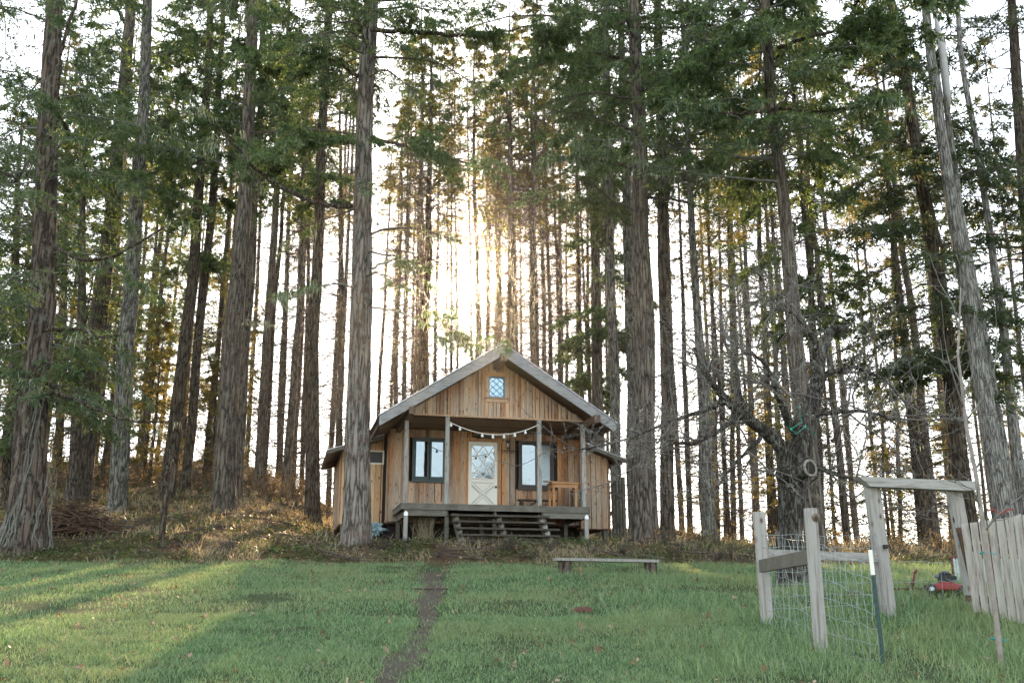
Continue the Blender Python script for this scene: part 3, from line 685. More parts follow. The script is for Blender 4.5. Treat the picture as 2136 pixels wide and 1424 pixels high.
# bench
t = on_cabin('porch_bench', 'low dark plank bench under the right porch window', 'bench', 3.72, 1.45, .003)
g = G(); g.box((-.5, -.14, .27), (.55, -.01, .30)); g.box((-.5, .01, .27), (.55, .14, .30)); g.build('seat', M['tread'], t)
for u in (-.40, .42):
    g = G(); g.box((u - .03, -.12, .0), (u + .03, .12, .268)); g.build('leg', M['tread'], t)
g = G(); g.beam((-.36, 0, .03), (.0, 0, .25), .05, .04); g.build('brace', M['tread'], t)
t = on_cabin('firewood_scrap', 'small scrap of split wood lying on the deck under the left window', 'wood scrap', .86, .1, .003)
g = G(); g.beam((-.1, 0, .02), (.12, .05, .03), .07, .04); g.beam((-.02, -.03, .05), (.03, .06, .06), .03, .02); g.build('piece', M['cedar'], t)
# crumpled blue-grey thing
p = cw(-.45, 1.6, 0); zb = Hf(p[0], p[1])
t = thing('crumpled_bag', 'pale blue-grey crumpled plastic bag left of the porch underside', 'bag', (p[0], p[1], zb + .38), 0)
def blob(rad, seed, fr=2.5, amp=.35, n=28, squash=(1, 1, 1)):
    th = np.linspace(0, math.pi, n); ph = np.linspace(0, 2 * math.pi, n * 2)[:-1]; T, Pp = np.meshgrid(th, ph, indexing='ij')
    d = np.stack([np.sin(T) * np.cos(Pp), np.sin(T) * np.sin(Pp), np.cos(T)], -1)
    r = rad * (1 + amp * (np.abs(noise3(d[..., 0] * fr, d[..., 1] * fr, d[..., 2] * fr, seed)) * 2 - .6) + amp * .5 * noise3(d[..., 0] * fr * 3, d[..., 1] * fr * 3, d[..., 2] * fr * 3, seed + 1))
    V = d * r[..., None] * np.array(squash); K, S = T.shape; idx = np.arange(K * S).reshape(K, S); a = idx[:-1]; b = idx[1:]
    return V.reshape(-1, 3), np.stack([a, np.roll(a, -1, 1), np.roll(b, -1, 1), b], -1).reshape(-1, 4)
g = G(); g.add(*blob(.15, 4, 3, .6, squash=(1.1, 1, .9))); g.build('bag', flat('blue_plastic', (.30, .42, .46), .45, var=.2), t)
g = G(); g.add(*blob(.26, 14, 2.5, .5, squash=(1.2, 1, .8))); tt2 = thing('black_sack', 'black sack slumped in the shade under the left side of the cabin', 'sack', (p[0] + .12, p[1] + .25, zb + .12), 0); g.build('sack', M['black'], tt2)
# lattice gate behind the right side
t = on_cabin('picket_gate', 'narrow weathered picket gate with a diagonal brace right of the cabin', 'gate', 5.85, 2.6, 0); zb = gl(6.2, 2.6)
g = G()
for i in range(6): g.box((.05 + i * .1, -.01, zb - .0 + .08), (.05 + i * .1 + .055, .01, zb + 1.75 - .1 * (i % 2)))
g.build('picket', M['tread'], t)
g = G(); g.beam((.02, .03, zb + .25), (.66, .03, zb + .25), .03, .07); g.beam((.02, .03, zb + 1.4), (.66, .03, zb + 1.4), .03, .07); g.beam((.03, .035, zb + .4), (.62, .035, zb + 1.25), .03, .06); g.build('rail', M['deck'], t)
g = G(); g.box((.66, -.04, zb - .2), (.75, .05, zb + 1.85)); g.build('post', M['deck'], t)
# lawn bench
p0 = ground_px(1180, 1196); Yb = p0[1]
A = at(1157, 1166, Yb); B = at(1371, 1170, Yb + .35)
t = thing('lawn_bench', 'long pale plank bench on two log stubs at the lawn edge', 'bench', tuple((A + B) / 2 - np.array([0, 0, .35])), 0); c0 = np.array(t.location)
g = G(); g.beam(A - c0, B - c0, .26, .05); g.build('plank', M['grey_post'], t)
for f in (.1, .93):
    q = A + (B - A) * f; hz = Hf(q[0], q[1]); g = G(); a = np.linspace(0, 2 * math.pi, 13)[:-1]; zz = np.linspace(hz - .15, q[2] - .028, 5)
    g.tubes(np.stack([q[0] + 0 * zz, q[1] + 0 * zz, zz], 1)[None] - c0, np.full((1, 5), .12), 12, cap=True, mod=(1 + .12 * noise3(np.cos(a) * 3, np.sin(a) * 3, zz[:, None] * 1.5, 5))[None]); g.build('leg', M['bark_red'], t)

# ------------------------------------------------------------------ trees
def add_boughs(tr, rng, P0, az, L, rise, droop, twigs, leaves, kl, kw, r0=.03, hang=.5, lich=0, tmin=.18, dead=None, twmat=None):
    """limbs with side twigs and needle sprays. tr = dict(br=G, fo=G, li=G)"""
    n = len(az); K = 7
    if n == 0: return
    t = np.linspace(0, 1, K)
    wob = np.cumsum(rng.normal(0, .035, (n, K, 3)), 1) * L[:, None, None] * .5; wob[:, 0] = 0
    d = np.stack([np.cos(az), np.sin(az)], 1)
    P = np.zeros((n, K, 3)); P[..., :2] = P0[:, None, :2] + d[:, None, :] * (L[:, None] * t)[..., None]
    P[..., 2] = P0[:, None, 2] + L[:, None] * (rise[:, None] * t - droop[:, None] * t * t)
    P += wob
    rr = r0 * (L / 3)[:, None] ** .7 * (1 - .85 * t)[None]
    tr['br'].tubes(P, np.maximum(rr, .004), 4)
    m = twigs
    tp = rng.uniform(tmin, 1, (n, m)) ** .8; k = np.minimum((tp * (K - 1)).astype(int), K - 2); fr = (tp * (K - 1) - k)[..., None]
    ii = np.arange(n)[:, None]
    B = P[ii, k] * (1 - fr) + P[ii, k + 1] * fr; T = P[ii, k + 1] - P[ii, k]; T /= np.linalg.norm(T, axis=2, keepdims=True)
    side = np.stack([-T[..., 1], T[..., 0], np.zeros_like(tp)], -1) * np.where(rng.random((n, m)) < .5, -1, 1)[..., None]
    D = T * rng.uniform(.3, 1.0, (n, m, 1)) + side * rng.uniform(.5, 1.1, (n, m, 1)) + rng.normal(0, .18, (n, m, 3)); D[..., 2] -= hang * rng.uniform(0, 1, (n, m))
    D /= np.linalg.norm(D, axis=2, keepdims=True)
    l = (L[:, None] * (.10 + .26 * (1 - tp)) * rng.uniform(.5, 1.3, (n, m)) + .12)[..., None]
    Q0 = B; Q1 = B + D * l * .5; Q2 = B + D * l; Q2[..., 2] -= hang * .25 * l[..., 0]
    TW = np.stack([Q0, Q1, Q2], 2).reshape(-1, 3, 3)
    tr['br'].tubes(TW, np.tile(np.array([[.007, .005, .003]]), (len(TW), 1)) * (1 if dead is None else dead), 3)
    if leaves:
        q = leaves
        s = rng.uniform(.05, 1.05, (n * m, q)); 
        a = np.where(s[..., None] < .5, TW[:, None, 0] + (TW[:, 1] - TW[:, 0])[:, None] * (s * 2)[..., None], TW[:, None, 1] + (TW[:, 2] - TW[:, 1])[:, None] * (s * 2 - 1)[..., None])
        DD = D.reshape(-1, 1, 3) + rng.normal(0, .8, (n * m, q, 3)); DD[..., 2] -= hang * .5
        a = a.reshape(-1, 3); DD = DD.reshape(-1, 3)
        N_ = rng.normal(0, .8, a.shape); N_[:, 2] += .6
        sz = rng.uniform(.5, 1.25, len(a))
        tr['fo'].kites(a, DD, N_, kl * sz, kw * sz)
    if lich:
        w = rng.random(len(TW)) < lich
        a = TW[w][:, 1] ; a = np.repeat(a, 4, 0) + rng.normal(0, .05, (w.sum() * 4, 3))
        DD = rng.normal(0, .25, a.shape); DD[:, 2] -= 1
        tr['li'].kites(a, DD, rng.normal(0, 1, a.shape), rng.uniform(.06, .26, len(a)), rng.uniform(.010, .028, len(a)))
        if tr['li'] is tr['fo']: tr['fo'].mi[len(tr['fo'].F) - 1] = 1
def on_trunk(P, z):
    zz = P[:, 2]; return np.stack([np.interp(z, zz, P[:, 0]), np.interp(z, zz, P[:, 1]), z], 1)
def trunk_mesh(g, P, rad, S=16, amp=.05, seed=0, flare=True):
    """P, rad control points; adds a ridged, slightly irregular trunk"""
    n = max(12, int((P[-1, 2] - P[0, 2]) / (.22 if S > 20 else .6)))
    z = P[0, 2] + (P[-1, 2] - P[0, 2]) * np.linspace(0, 1, n) ** 1.25
    C = on_trunk(P, z); r = np.interp(z, P[:, 2], rad)
    C[:, 0] += .05 * noise3(z * .35, seed, 0, 7); C[:, 1] += .05 * noise3(z * .35, seed, 5, 8)
    th = np.arange(S) / S * 2 * math.pi
    ct, st = np.cos(th)[None], np.sin(th)[None]; zz = z[:, None]
    mod = 1 + amp * (noise3(ct * 2.2, st * 2.2, zz * .7, seed) + .8 * noise3(ct * 6, st * 6, zz * 1.6, seed + 1) + (.5 * noise3(ct * 14, st * 14, zz * 5, seed + 2) if S > 20 else 0))
    if flare:
        f = np.exp(-(zz - P[0, 2] - .25) / .45).clip(0, 1.6) * (.22 + .22 * np.maximum(0, noise3(ct * 1.8, st * 1.8, 0, seed + 5)))
        mod = mod + f
    g.tubes(C[None], r[None], S, cap=False, mod=mod[None])
TREES = []
def tree(name, label, cat, Y, pts, hgt, barkm, cz, nb, blen, leaves=14, twigs=18, deadn=40, deadL=1.6, needle='needle', lich=.05, seed=1, S=14, deadz=1.6, kl=.12, kw=.032, group=None, az=None, hang=.35, amp=.05, extra=None, rise=(.15, .1), base=None, droop=(.25, .55), limbs=None):
    """pts: (px, py, width px) up the trunk, read off the picture; first point lies on the ground.
    hgt = tree height, cz = (lowest, highest) living bough as height above the base."""
    rng = np.random.default_rng(seed)
    P = []
    for i, (a, b, w) in enumerate(pts):
        q = at(a, b, Y); 
        P.append((q[0], q[1], q[2], w / 2 * (Y * .87) / FPX))
    P = np.array(P); x0, y0 = P[0, 0], P[0, 1]; z0 = Hf(x0, y0)
    if P[0, 2] < z0: P = np.vstack([P[P[:, 2] < z0][-1:], P[P[:, 2] >= z0]])
    dirv = (P[-1] - P[-2]) / (P[-1, 2] - P[-2, 2])
    low = P[0] - (P[1] - P[0]) / (P[1, 2] - P[0, 2]) * (P[0, 2] - z0 + .3); low[3] = P[0, 3]
    P = np.vstack([low, P]); top = z0 + hgt
    if top > P[-1, 2] + 1:
        e = P[-1] + dirv * (top - P[-1, 2]); e[3] = .03; mid = P[-1] + dirv * (top - P[-1, 2]) * .5; mid[3] = P[-1, 3] * .6
        P = np.vstack([P, mid, e])
    base = np.array([P[0, 0], P[0, 1], z0]); rad = P[:, 3].copy(); P = P[:, :3] - base
    o = thing(name, label, cat, tuple(base), 0, group)
    g = G(); trunk_mesh(g, P, rad, S, amp, seed)
    g.build('trunk', M[barkm], o)
    fo = G(); tr = dict(br=G(), fo=fo, li=fo)
    # living boughs
    if nb:
        z = np.sort(cz[0] + (cz[1] - cz[0]) * rng.uniform(0, 1, nb) ** 1.5); f = (z - cz[0]) / (hgt - cz[0])
        L = blen * (1 - .85 * f) * rng.uniform(.55, 1.2, nb) * np.clip(.55 + f * 3, 0, 1)
        A = rng.uniform(0, 2 * math.pi, nb) if az is None else rng.normal(az[0], az[1], nb)
        add_boughs(tr, rng, on_trunk(P, z), A, L, rng.normal(rise[0], rise[1], nb), rng.uniform(droop[0], droop[1], nb), twigs, leaves, kl, kw, lich=lich, hang=hang)
    for e in (extra or []):
        # hand placed boughs: (height, azimuth deg, length, rise, droop, leaves)
        e = list(e); zz = np.array([e[0]]); add_boughs(tr, rng, on_trunk(P, zz), np.array([R(e[1])]), np.array([e[2]]), np.array([e[3]]), np.array([e[4]]), 40, e[5], kl, kw, r0=.04, lich=lich * 3, hang=hang, tmin=.3)
    # dead limbs
    if barkm == 'bark_pale':
        for k in range(deadn):
            one = dict(br=G(), fo=G(), li=G()); zz = rng.uniform(1.2, hgt * .75, 1); ln = deadL * rng.uniform(.15, 1.1, 1) ** 1.3
            add_boughs(one, rng, on_trunk(P, zz), rng.uniform(0, 6.28, 1), ln, rng.normal(0, .3, 1), rng.uniform(-.25, .45, 1), 0, 0, 0, 0, r0=.03)
            one['br'].build('branch', M['twig_lichen'], o)
    elif deadn:
        z = rng.uniform(deadz, max(cz[0] + 3, hgt * .6), deadn)
        L = deadL * rng.uniform(.15, 1.15, deadn) ** 1.3 * np.clip(.35 + z / 8, 0, 1)
        add_boughs(tr, rng, on_trunk(P, z), rng.uniform(0, 2 * math.pi, deadn), L, rng.normal(.0, .3, deadn), rng.uniform(-.25, .45, deadn), 4, 0, 0, 0, r0=.018, lich=lich, hang=.15, dead=.8)
        # short snags
        ns = deadn; z = rng.uniform(.8, hgt * .5, ns)
        add_boughs(tr, rng, on_trunk(P, z), rng.uniform(0, 2 * math.pi, ns), rng.uniform(.25, .6, ns), rng.normal(.0, .4, ns), rng.uniform(-.2, .4, ns), 1, 0, 0, 0, r0=.05, hang=.1)
    if tr['br'].n: tr['br'].build('branches', M['twig_lichen'] if lich > .12 else M['twig'], o)
    for lm in (limbs or []):
        pp = np.array([at(a, b, y) for a, b, y, w in lm['p']]) - base; rw = np.array([w / 2 * y / FPX for a, b, y, w in lm['p']])
        k = len(pp); ts = np.linspace(0, k - 1, k * 5); pp = np.stack([np.interp(ts, range(k), pp[:, j]) for j in range(3)], 1); rw = np.interp(ts, range(k), rw)
        for _ in range(2): pp[1:-1] = (pp[:-2] + pp[1:-1] * 2 + pp[2:]) / 4
        pp[1:] += rng.normal(0, .015, pp[1:].shape)
        g = G(); g.tube(pp, rw, 7); g.build('limb', M['twig_lichen'] if lm.get('pale') else M['bark_dark'], o)
        n = lm.get('n', 10); ii = rng.integers(int(len(pp) * lm.get('s', .25)), len(pp), n); T = pp[np.minimum(ii + 1, len(pp) - 1)] - pp[np.maximum(ii - 1, 0)]
        azz = np.arctan2(T[:, 1], T[:, 0]) + rng.uniform(-1.3, 1.3, n)
        add_boughs(tr, rng, pp[ii], azz, lm.get('L', 1) * rng.uniform(.4, 1.2, n), rng.normal(0, .25, n), rng.uniform(.1, .5, n), lm.get('tw', 14), lm.get('lv', 12), kl, kw, r0=.02, lich=lm.get('lich', .1), hang=hang)
    if tr['fo'].n: tr['fo'].build('crown', [M[needle], M['lichen']], o)
    TREES.append((o, base[0], base[1]))
    return o
FIR = 'conifers of the first rows around the cabin'
tree('fir_tree', 'big straight fir standing against the left front corner of the cabin', 'tree', 23.6,
     [(741, 1122, 66), (747, 900, 58), (750, 712, 55), (757, 500, 49), (764, 250, 43), (771, 0, 38)], 32, 'bark_front', (12.4, 31), 84, 4.2, leaves=27, twigs=23, deadn=26, deadL=1.5, lich=.10, seed=3, S=40, hang=.4, amp=.06,
     extra=[(10.5, 190, 3.2, .2, .2, 0), (12.2, -60, 3.0, -.15, .5, 12), (12.8, -20, 3.4, .1, .5, 12), (13.2, -110, 3.2, -.1, .5, 12), (14.5, -5, 4.6, .35, .5, 14), (14.9, -160, 3.8, .1, .4, 12), (16, 2, 5.6, .1, .15, 9), (9.2, -75, 1.2, -.1, .5, 5), (7.2, -40, 2.2, -.1, .25, 5), (6.6, -60, 2.6, -.1, .3, 5), (7.7, -20, 3.0, .05, .3, 4), (8.4, 170, 2.2, .1, .5, 4)],
     limbs=[dict(p=[(752, 427, 23.6, 12), (700, 432, 23.3, 11), (640, 418, 23, 10), (580, 388, 22.7, 9), (530, 350, 22.5, 8), (480, 295, 22.3, 6), (440, 240, 22.1, 4), (418, 190, 22, 2)], n=16, L=.7, lv=2, tw=6, lich=.5, s=.4),
            dict(p=[(775, 62, 23.4, 12), (840, 66, 23, 11), (920, 72, 22.5, 10), (1000, 76, 22.2, 7), (1080, 60, 22, 4), (1150, 48, 22, 2)], n=26, L=1.5, tw=20, lv=24, s=.1),
            dict(p=[(775, 290, 23.4, 9), (850, 305, 23, 8), (930, 330, 22.6, 5), (1000, 345, 22.4, 2)], n=16, L=1.3, tw=20, lv=24, s=.05),
            dict(p=[(740, 300, 23.4, 9), (680, 290, 23, 8), (620, 300, 22.6, 5), (570, 330, 22.4, 2)], n=16, L=1.2, tw=20, lv=24, s=.05),
            dict(p=[(748, 160, 23.4, 9), (690, 120, 23, 8), (620, 110, 22.6, 5), (560, 130, 22.4, 2)], n=18, L=1.4, tw=20, lv=24, s=.05),
            dict(p=[(775, 560, 23.4, 6), (820, 540, 23, 5), (860, 555, 22.8, 3.5), (900, 640, 22.6, 3), (930, 700, 22.4, 1.5)], n=15, L=.75, tw=10, lv=10, s=.2, lich=.5, pale=1),
            dict(p=[(775, 640, 23.2, 5), (830, 650, 22.8, 4), (900, 680, 22.4, 3), (970, 705, 22.2, 2.5), (1040, 728, 22, 1.5)], n=16, L=.55, tw=9, lv=8, s=.4, lich=.9, pale=1),
            dict(p=[(740, 600, 23.3, 5), (700, 590, 22.9, 4), (650, 605, 22.7, 3), (600, 625, 22.5, 1.5)], n=9, L=.5, tw=8, lv=6, s=.4, lich=.9, pale=1)])
tree('ivy_tree', 'old stringy-barked tree wrapped in dead vines at the far left edge', 'tree', 22.3,
     [(52, 1112, 88), (62, 1000, 78), (82, 712, 60), (95, 350, 52), (116, 0, 42)], 27, 'bark_red', (3.4, 26), 120, 3.8, leaves=26, twigs=21, deadn=30, lich=.14, seed=5, S=36, hang=.5, amp=.10, needle='needle',
     limbs=[dict(p=[(160, 0, 20.5, 7), (130, 90, 20.6, 8), (118, 180, 20.8, 9), (120, 235, 21.2, 10), (138, 268, 21.8, 11)], n=5, L=.8, lv=4, tw=6),
            dict(p=[(92, 270, 22, 10), (40, 380, 21.6, 8), (-10, 350, 21.4, 6), (-60, 340, 21.2, 3)], n=5, L=.9, lv=8, tw=8),
            dict(p=[(90, 500, 22, 9), (170, 545, 21.5, 8), (240, 535, 21, 7), (320, 490, 20.6, 5), (400, 440, 20.4, 2)], n=9, L=.7, lv=3, tw=6, lich=.3),
            dict(p=[(70, 830, 22, 9), (110, 815, 21.6, 9), (190, 848, 21.2, 8), (270, 880, 20.8, 6), (350, 880, 20.5, 4), (420, 862, 20.3, 2)], n=10, L=.7, lv=0, tw=6, lich=.25),
            dict(p=[(90, 690, 22, 8), (160, 682, 21.6, 8), (210, 705, 21.2, 6), (250, 700, 21, 3)], n=8, L=.5, lv=2, tw=5, lich=.4)])
tree('fir_tree', 'dark-barked fir behind the vine wrapped tree on the left slope', 'tree', 36.5, [(170, 1022, 46), (215, 600, 42), (240, 400, 36), (270, 50, 28)], 34, 'bark_fir', (12, 33), 60, 4.0, leaves=22, deadn=60, deadL=2.4, seed=6, kl=.24, kw=0.058, S=20)
tree('fir_tree', 'lichen spotted fir right of the brush pile', 'tree', 31.5, [(243, 1066, 44), (262, 712, 40), (270, 650, 38), (295, 250, 30), (308, 0, 24)], 34, 'bark_grey', (11, 33), 56, 3.8, leaves=22, deadn=60, deadL=2.2, seed=7, kl=.22, kw=0.050, S=24, lich=.2)
tree('fir_tree', 'slim dark fir leaning right behind the small crooked snag', 'tree', 36, [(348, 1042, 36), (388, 712, 30), (412, 440, 25), (440, 50, 18)], 31, 'bark_dark', (13, 30), 46, 3.2, leaves=21, deadn=70, deadL=2.0, seed=8, kl=.24, kw=0.058)
tree('fir_tree', 'slim fir close on the right of the dark leaning one', 'tree', 38, [(386, 1032, 24), (412, 712, 22), (440, 450, 20), (455, 250, 16), (462, 60, 13)], 31, 'bark_dark', (9, 30), 46, 3.0, leaves=21, deadn=60, seed=9, kl=.25, kw=0.058)
tree('fir_tree', 'thick grey fir with deeply furrowed bark between the snag and the dark red fir', 'tree', 31.5, [(466, 1070, 54), (485, 712, 43), (510, 400, 38), (522, 200, 32), (530, 0, 27)], 35, 'bark_fir', (13, 34), 70, 4.0, leaves=25, twigs=19, deadn=50, deadL=2.6, seed=10, kl=.21, kw=0.050, S=32, lich=.22,
     extra=[(11.2, -150, 3.2, .6, .3, 8), (12.6, 190, 2.6, .4, .5, 8), (6.5, -30, 1.5, -.6, -.3, 0)])
tree('fir_tree', 'narrow fir half hidden behind the thick grey furrowed fir', 'tree', 37, [(493, 1036, 26), (512, 712, 25), (528, 500, 22), (548, 100, 15)], 31, 'bark_fir', (13, 30), 40, 3, leaves=21, deadn=50, seed=11, kl=.25, kw=0.058)
tree('fir_tree', 'forked slim fir on the ridge right of the thick grey fir', 'tree', 44, [(542, 990, 24), (553, 712, 20), (573, 450, 17), (590, 200, 13)], 29, 'bark_fir', (14, 28), 30, 2.6, leaves=21, deadn=60, seed=12, kl=.3, kw=0.072)
tree('fir_tree', 'dark red-brown fir with short snags left of the cabin lean-to', 'tree', 35, [(652, 1072, 36), (650, 712, 31), (660, 600, 28), (670, 350, 24), (684, 50, 20)], 33, 'bark_dark', (12, 32), 56, 3.6, leaves=22, twigs=18, deadn=70, deadL=1.9, seed=13, kl=.23, kw=0.054, S=20)
tree('fir_tree', 'straight fir rising behind the right roof slope, first of the close pair', 'tree', 38, [(1254, 1100, 30), (1245, 675, 25), (1237, 450, 21), (1222, 250, 17)], 33, 'bark_fir', (6, 32), 76, 3.2, leaves=22, deadn=60, seed=14, kl=.25, kw=0.058, S=18)
tree('fir_tree', 'grey mottled fir left beside the big dark fir right of the cabin', 'tree', 34, [(1289, 1100, 27), (1280, 675, 23), (1272, 450, 21), (1268, 250, 18)], 32, 'bark_grey', (12, 31), 50, 3.4, leaves=22, deadn=60, seed=15, kl=.23, kw=0.054, S=18, lich=.2)
tree('fir_tree', 'fir trunk just behind the left side of the big dark fir', 'tree', 36, [(1322, 1110, 28), (1312, 500, 26), (1303, 250, 22)], 33, 'bark_grey', (13, 32), 50, 3.6, leaves=22, deadn=50, seed=16, kl=.23, kw=0.054, S=18)
tree('fir_tree', 'big dark fir standing at the right front corner of the cabin behind the plank bench', 'tree', 26, [(1342, 1138, 58), (1344, 700, 45), (1337, 450, 42), (1333, 300, 37), (1322, 50, 33)], 33, 'bark_fir', (12.8, 32), 66, 4.3, leaves=27, twigs=22, deadn=36, deadL=2.0, seed=17, S=36, lich=.10, hang=.4, amp=.06,
     extra=[(12.6, 200, 3.0, .0, .4, 10), (13.4, -60, 3.4, 0, .4, 11), (14.5, 240, 4.2, .3, .5, 12), (15.5, 185, 5.5, .1, .3, 12), (15.0, -20, 4.4, .1, .35, 12), (11.6, 190, 2.6, .2, .1, 0), (10.2, 10, 2.2, .1, .2, 0), (9, 200, 2.6, .3, -.1, 0)],
     limbs=[dict(p=[(1325, 347, 25.8, 10), (1280, 342, 25, 9), (1230, 330, 24.4, 6), (1170, 330, 24, 3)], n=16, L=1.1, lv=12, tw=14, lich=.7, s=.2),
            dict(p=[(1320, 130, 25.8, 10), (1250, 110, 25, 9), (1170, 120, 24.4, 6), (1090, 150, 24, 3)], n=20, L=1.6, lv=24, tw=20, lich=.1, s=.1),
            dict(p=[(1335, 190, 25.8, 10), (1400, 180, 25, 9), (1480, 210, 24.4, 6), (1560, 250, 24, 3)], n=20, L=1.6, lv=24, tw=20, lich=.1, s=.1),
            dict(p=[(1330, 40, 25.8, 10), (1420, 25, 25, 9), (1520, 22, 24.4, 6), (1620, 10, 24, 3)], n=22, L=1.7, lv=24, tw=20, lich=.1, s=.1),
            dict(p=[(1350, 412, 25.8, 7), (1400, 415, 25.2, 6), (1460, 430, 24.6, 4), (1530, 470, 24.2, 2)], n=9, L=.9, lv=3, tw=8, lich=.2)])
tree('fir_tree', 'reddish shaded fir close behind the big dark fir on its right', 'tree', 29, [(1388, 1132, 34), (1394, 900, 32), (1385, 500, 27), (1378, 200, 23)], 32, 'bark_red', (12.5, 31), 66, 4.0, leaves=25, deadn=50, seed=18, kl=.2, kw=0.047, S=20)
tree('fir_tree', 'grey fir with a low knobbly stub between the cabin and the apple tree', 'tree', 28, [(1478, 1148, 34), (1470, 860, 27), (1456, 712, 22), (1444, 500, 18), (1432, 250, 15)], 30, 'bark_grey', (11, 29), 60, 3.4, leaves=25, deadn=50, seed=19, kl=.2, kw=0.047, S=20, lich=.2)
tree('fir_tree', 'tall brown fir rising directly behind the apple tree', 'tree', 22.5, [(1702, 1150, 50), (1684, 960, 48), (1659, 762, 43), (1652, 700, 38), (1639, 500, 34), (1624, 350, 29), (1608, 150, 26)], 29, 'bark_fir', (9.5, 28), 80, 4.2, leaves=26, twigs=20, deadn=40, deadL=2.2, seed=20, S=30, lich=.16, kl=.17, kw=0.040,
     extra=[(9.0, 190, 3.6, .1, .0, 4), (9.6, 175, 4.8, .25, .1, 8), (10.4, 200, 3.8, .1, .2, 10), (10.2, -10, 3.0, .1, -.1, 5)],
     limbs=[dict(p=[(1614, 228, 22.4, 8), (1560, 238, 22, 7), (1500, 235, 21.6, 6), (1440, 232, 21.3, 3)], n=14, L=1.1, lv=10, tw=14, lich=.4),
            dict(p=[(1618, 225, 22.4, 8), (1690, 235, 22, 7), (1760, 228, 21.6, 5), (1840, 212, 21.3, 2)], n=16, L=1.0, lv=10, tw=12, lich=.7),
            dict(p=[(1622, 100, 22.4, 9), (1700, 70, 22, 8), (1790, 60, 21.6, 5), (1880, 40, 21.3, 2)], n=22, L=1.4, lv=24, tw=20, lich=.1, s=.1),
            dict(p=[(1612, 60, 22.4, 9), (1560, 90, 22, 8), (1500, 120, 21.6, 5), (1450, 180, 21.3, 2)], n=18, L=1.4, lv=24, tw=20, lich=.1, s=.1)])
tree('fir_tree', 'slender fir just right of the tall brown fir behind the apple tree', 'tree', 31, [(1713, 1140, 16), (1697, 700, 13), (1684, 500, 12), (1669, 350, 11)], 26, 'bark_dark', (7, 25), 60, 2.8, leaves=22, deadn=50, seed=21, kl=.23, kw=0.058)
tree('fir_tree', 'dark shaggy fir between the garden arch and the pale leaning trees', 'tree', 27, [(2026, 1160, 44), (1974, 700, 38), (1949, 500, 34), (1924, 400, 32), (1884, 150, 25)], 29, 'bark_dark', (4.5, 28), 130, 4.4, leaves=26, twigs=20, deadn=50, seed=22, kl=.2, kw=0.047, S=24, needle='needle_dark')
tree('pale_tree', 'pale leaning trunk with a stripped white splintered top near the right edge', 'tree', 24.5, [(2102, 1148, 52), (2044, 762, 42), (2018, 600, 38), (1984, 430, 32), (1957, 250, 26), (1934, 25, 22)], 23, 'bark_pale', (20, 22.5), 6, 1.5, leaves=20, deadn=36, deadL=1.4, seed=23, S=30, lich=.2)
tree('pale_tree', 'second pale trunk pressed against the right side of the splintered leaning one', 'tree', 25, [(2124, 1145, 32), (2060, 762, 26), (2036, 620, 22), (2002, 430, 17), (1976, 230, 13)], 19, 'bark_pale', (17, 18.5), 3, 1.2, leaves=16, deadn=26, deadL=1.2, seed=24, S=22, lich=.2)
tree('pale_tree', 'thin mottled leaning trunk at the right edge behind the picket fence', 'tree', 26, [(2150, 1140, 34), (2129, 1012, 30), (2094, 712, 21), (2069, 550, 19), (2049, 400, 16), (2019, 200, 15), (1996, 0, 12)], 28, 'bark_pale', (18, 27), 22, 2.6, leaves=21, deadn=36, seed=25, S=20, lich=.2)
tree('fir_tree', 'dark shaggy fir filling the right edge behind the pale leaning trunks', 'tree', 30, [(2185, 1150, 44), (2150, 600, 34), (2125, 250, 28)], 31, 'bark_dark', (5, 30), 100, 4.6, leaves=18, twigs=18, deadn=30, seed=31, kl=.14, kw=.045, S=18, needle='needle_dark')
tree('fir_tree', 'shaggy fir whose boughs hang in from beyond the left edge', 'tree', 26, [(-75, 1110, 50), (-50, 600, 40), (-30, 100, 32)], 30, 'bark_dark', (5, 29), 100, 4.6, leaves=18, twigs=18, deadn=30, seed=32, kl=.13, kw=.04, S=18)
iv = [o for o, x, y in TREES if o.name.startswith('ivy')][0]; rv = np.random.default_rng(2); g = G()
for k in range(16):
    z = np.linspace(.0, rv.uniform(1.5, 5.5), 26); a = rv.uniform(3.3, 6.1) + rv.normal(0, .12, 26).cumsum() * .5; cx = np.interp(z, [0, 1.2, 4.3], [0, .1, .32]); rad = np.interp(z, [0, .5, 1.2, 4.3], [.66, .52, .44, .345])
    g.tube(np.stack([cx + rad * np.cos(a), rad * np.sin(a), z], 1), np.linspace(rv.uniform(.014, .03), .006, 26), 6)
tag(g.build('vines', M['twig_lichen'], iv), kind='stuff')
# stripped splinter on the pale tree
p = at(1953, 200, 24.2)
t = thing('splintered_wood', 'long bare white splinter standing up beside the pale leaning trunk', 'broken wood', tuple(p), 0)
g = G(); a_ = at(1976, 192, 24.3) - p; b_ = at(1948, 18, 24.3) - p; m_ = at(1966, 100, 24.3) - p
g.tubes(np.array([[a_ - np.array([0, 0, .5]), a_, m_, b_]]), np.array([[.04, .10, .10, .03]]), 5, cap=True); g.build('splinter', flat('bare_wood', (.33, .32, .30), .8, var=.15), t)

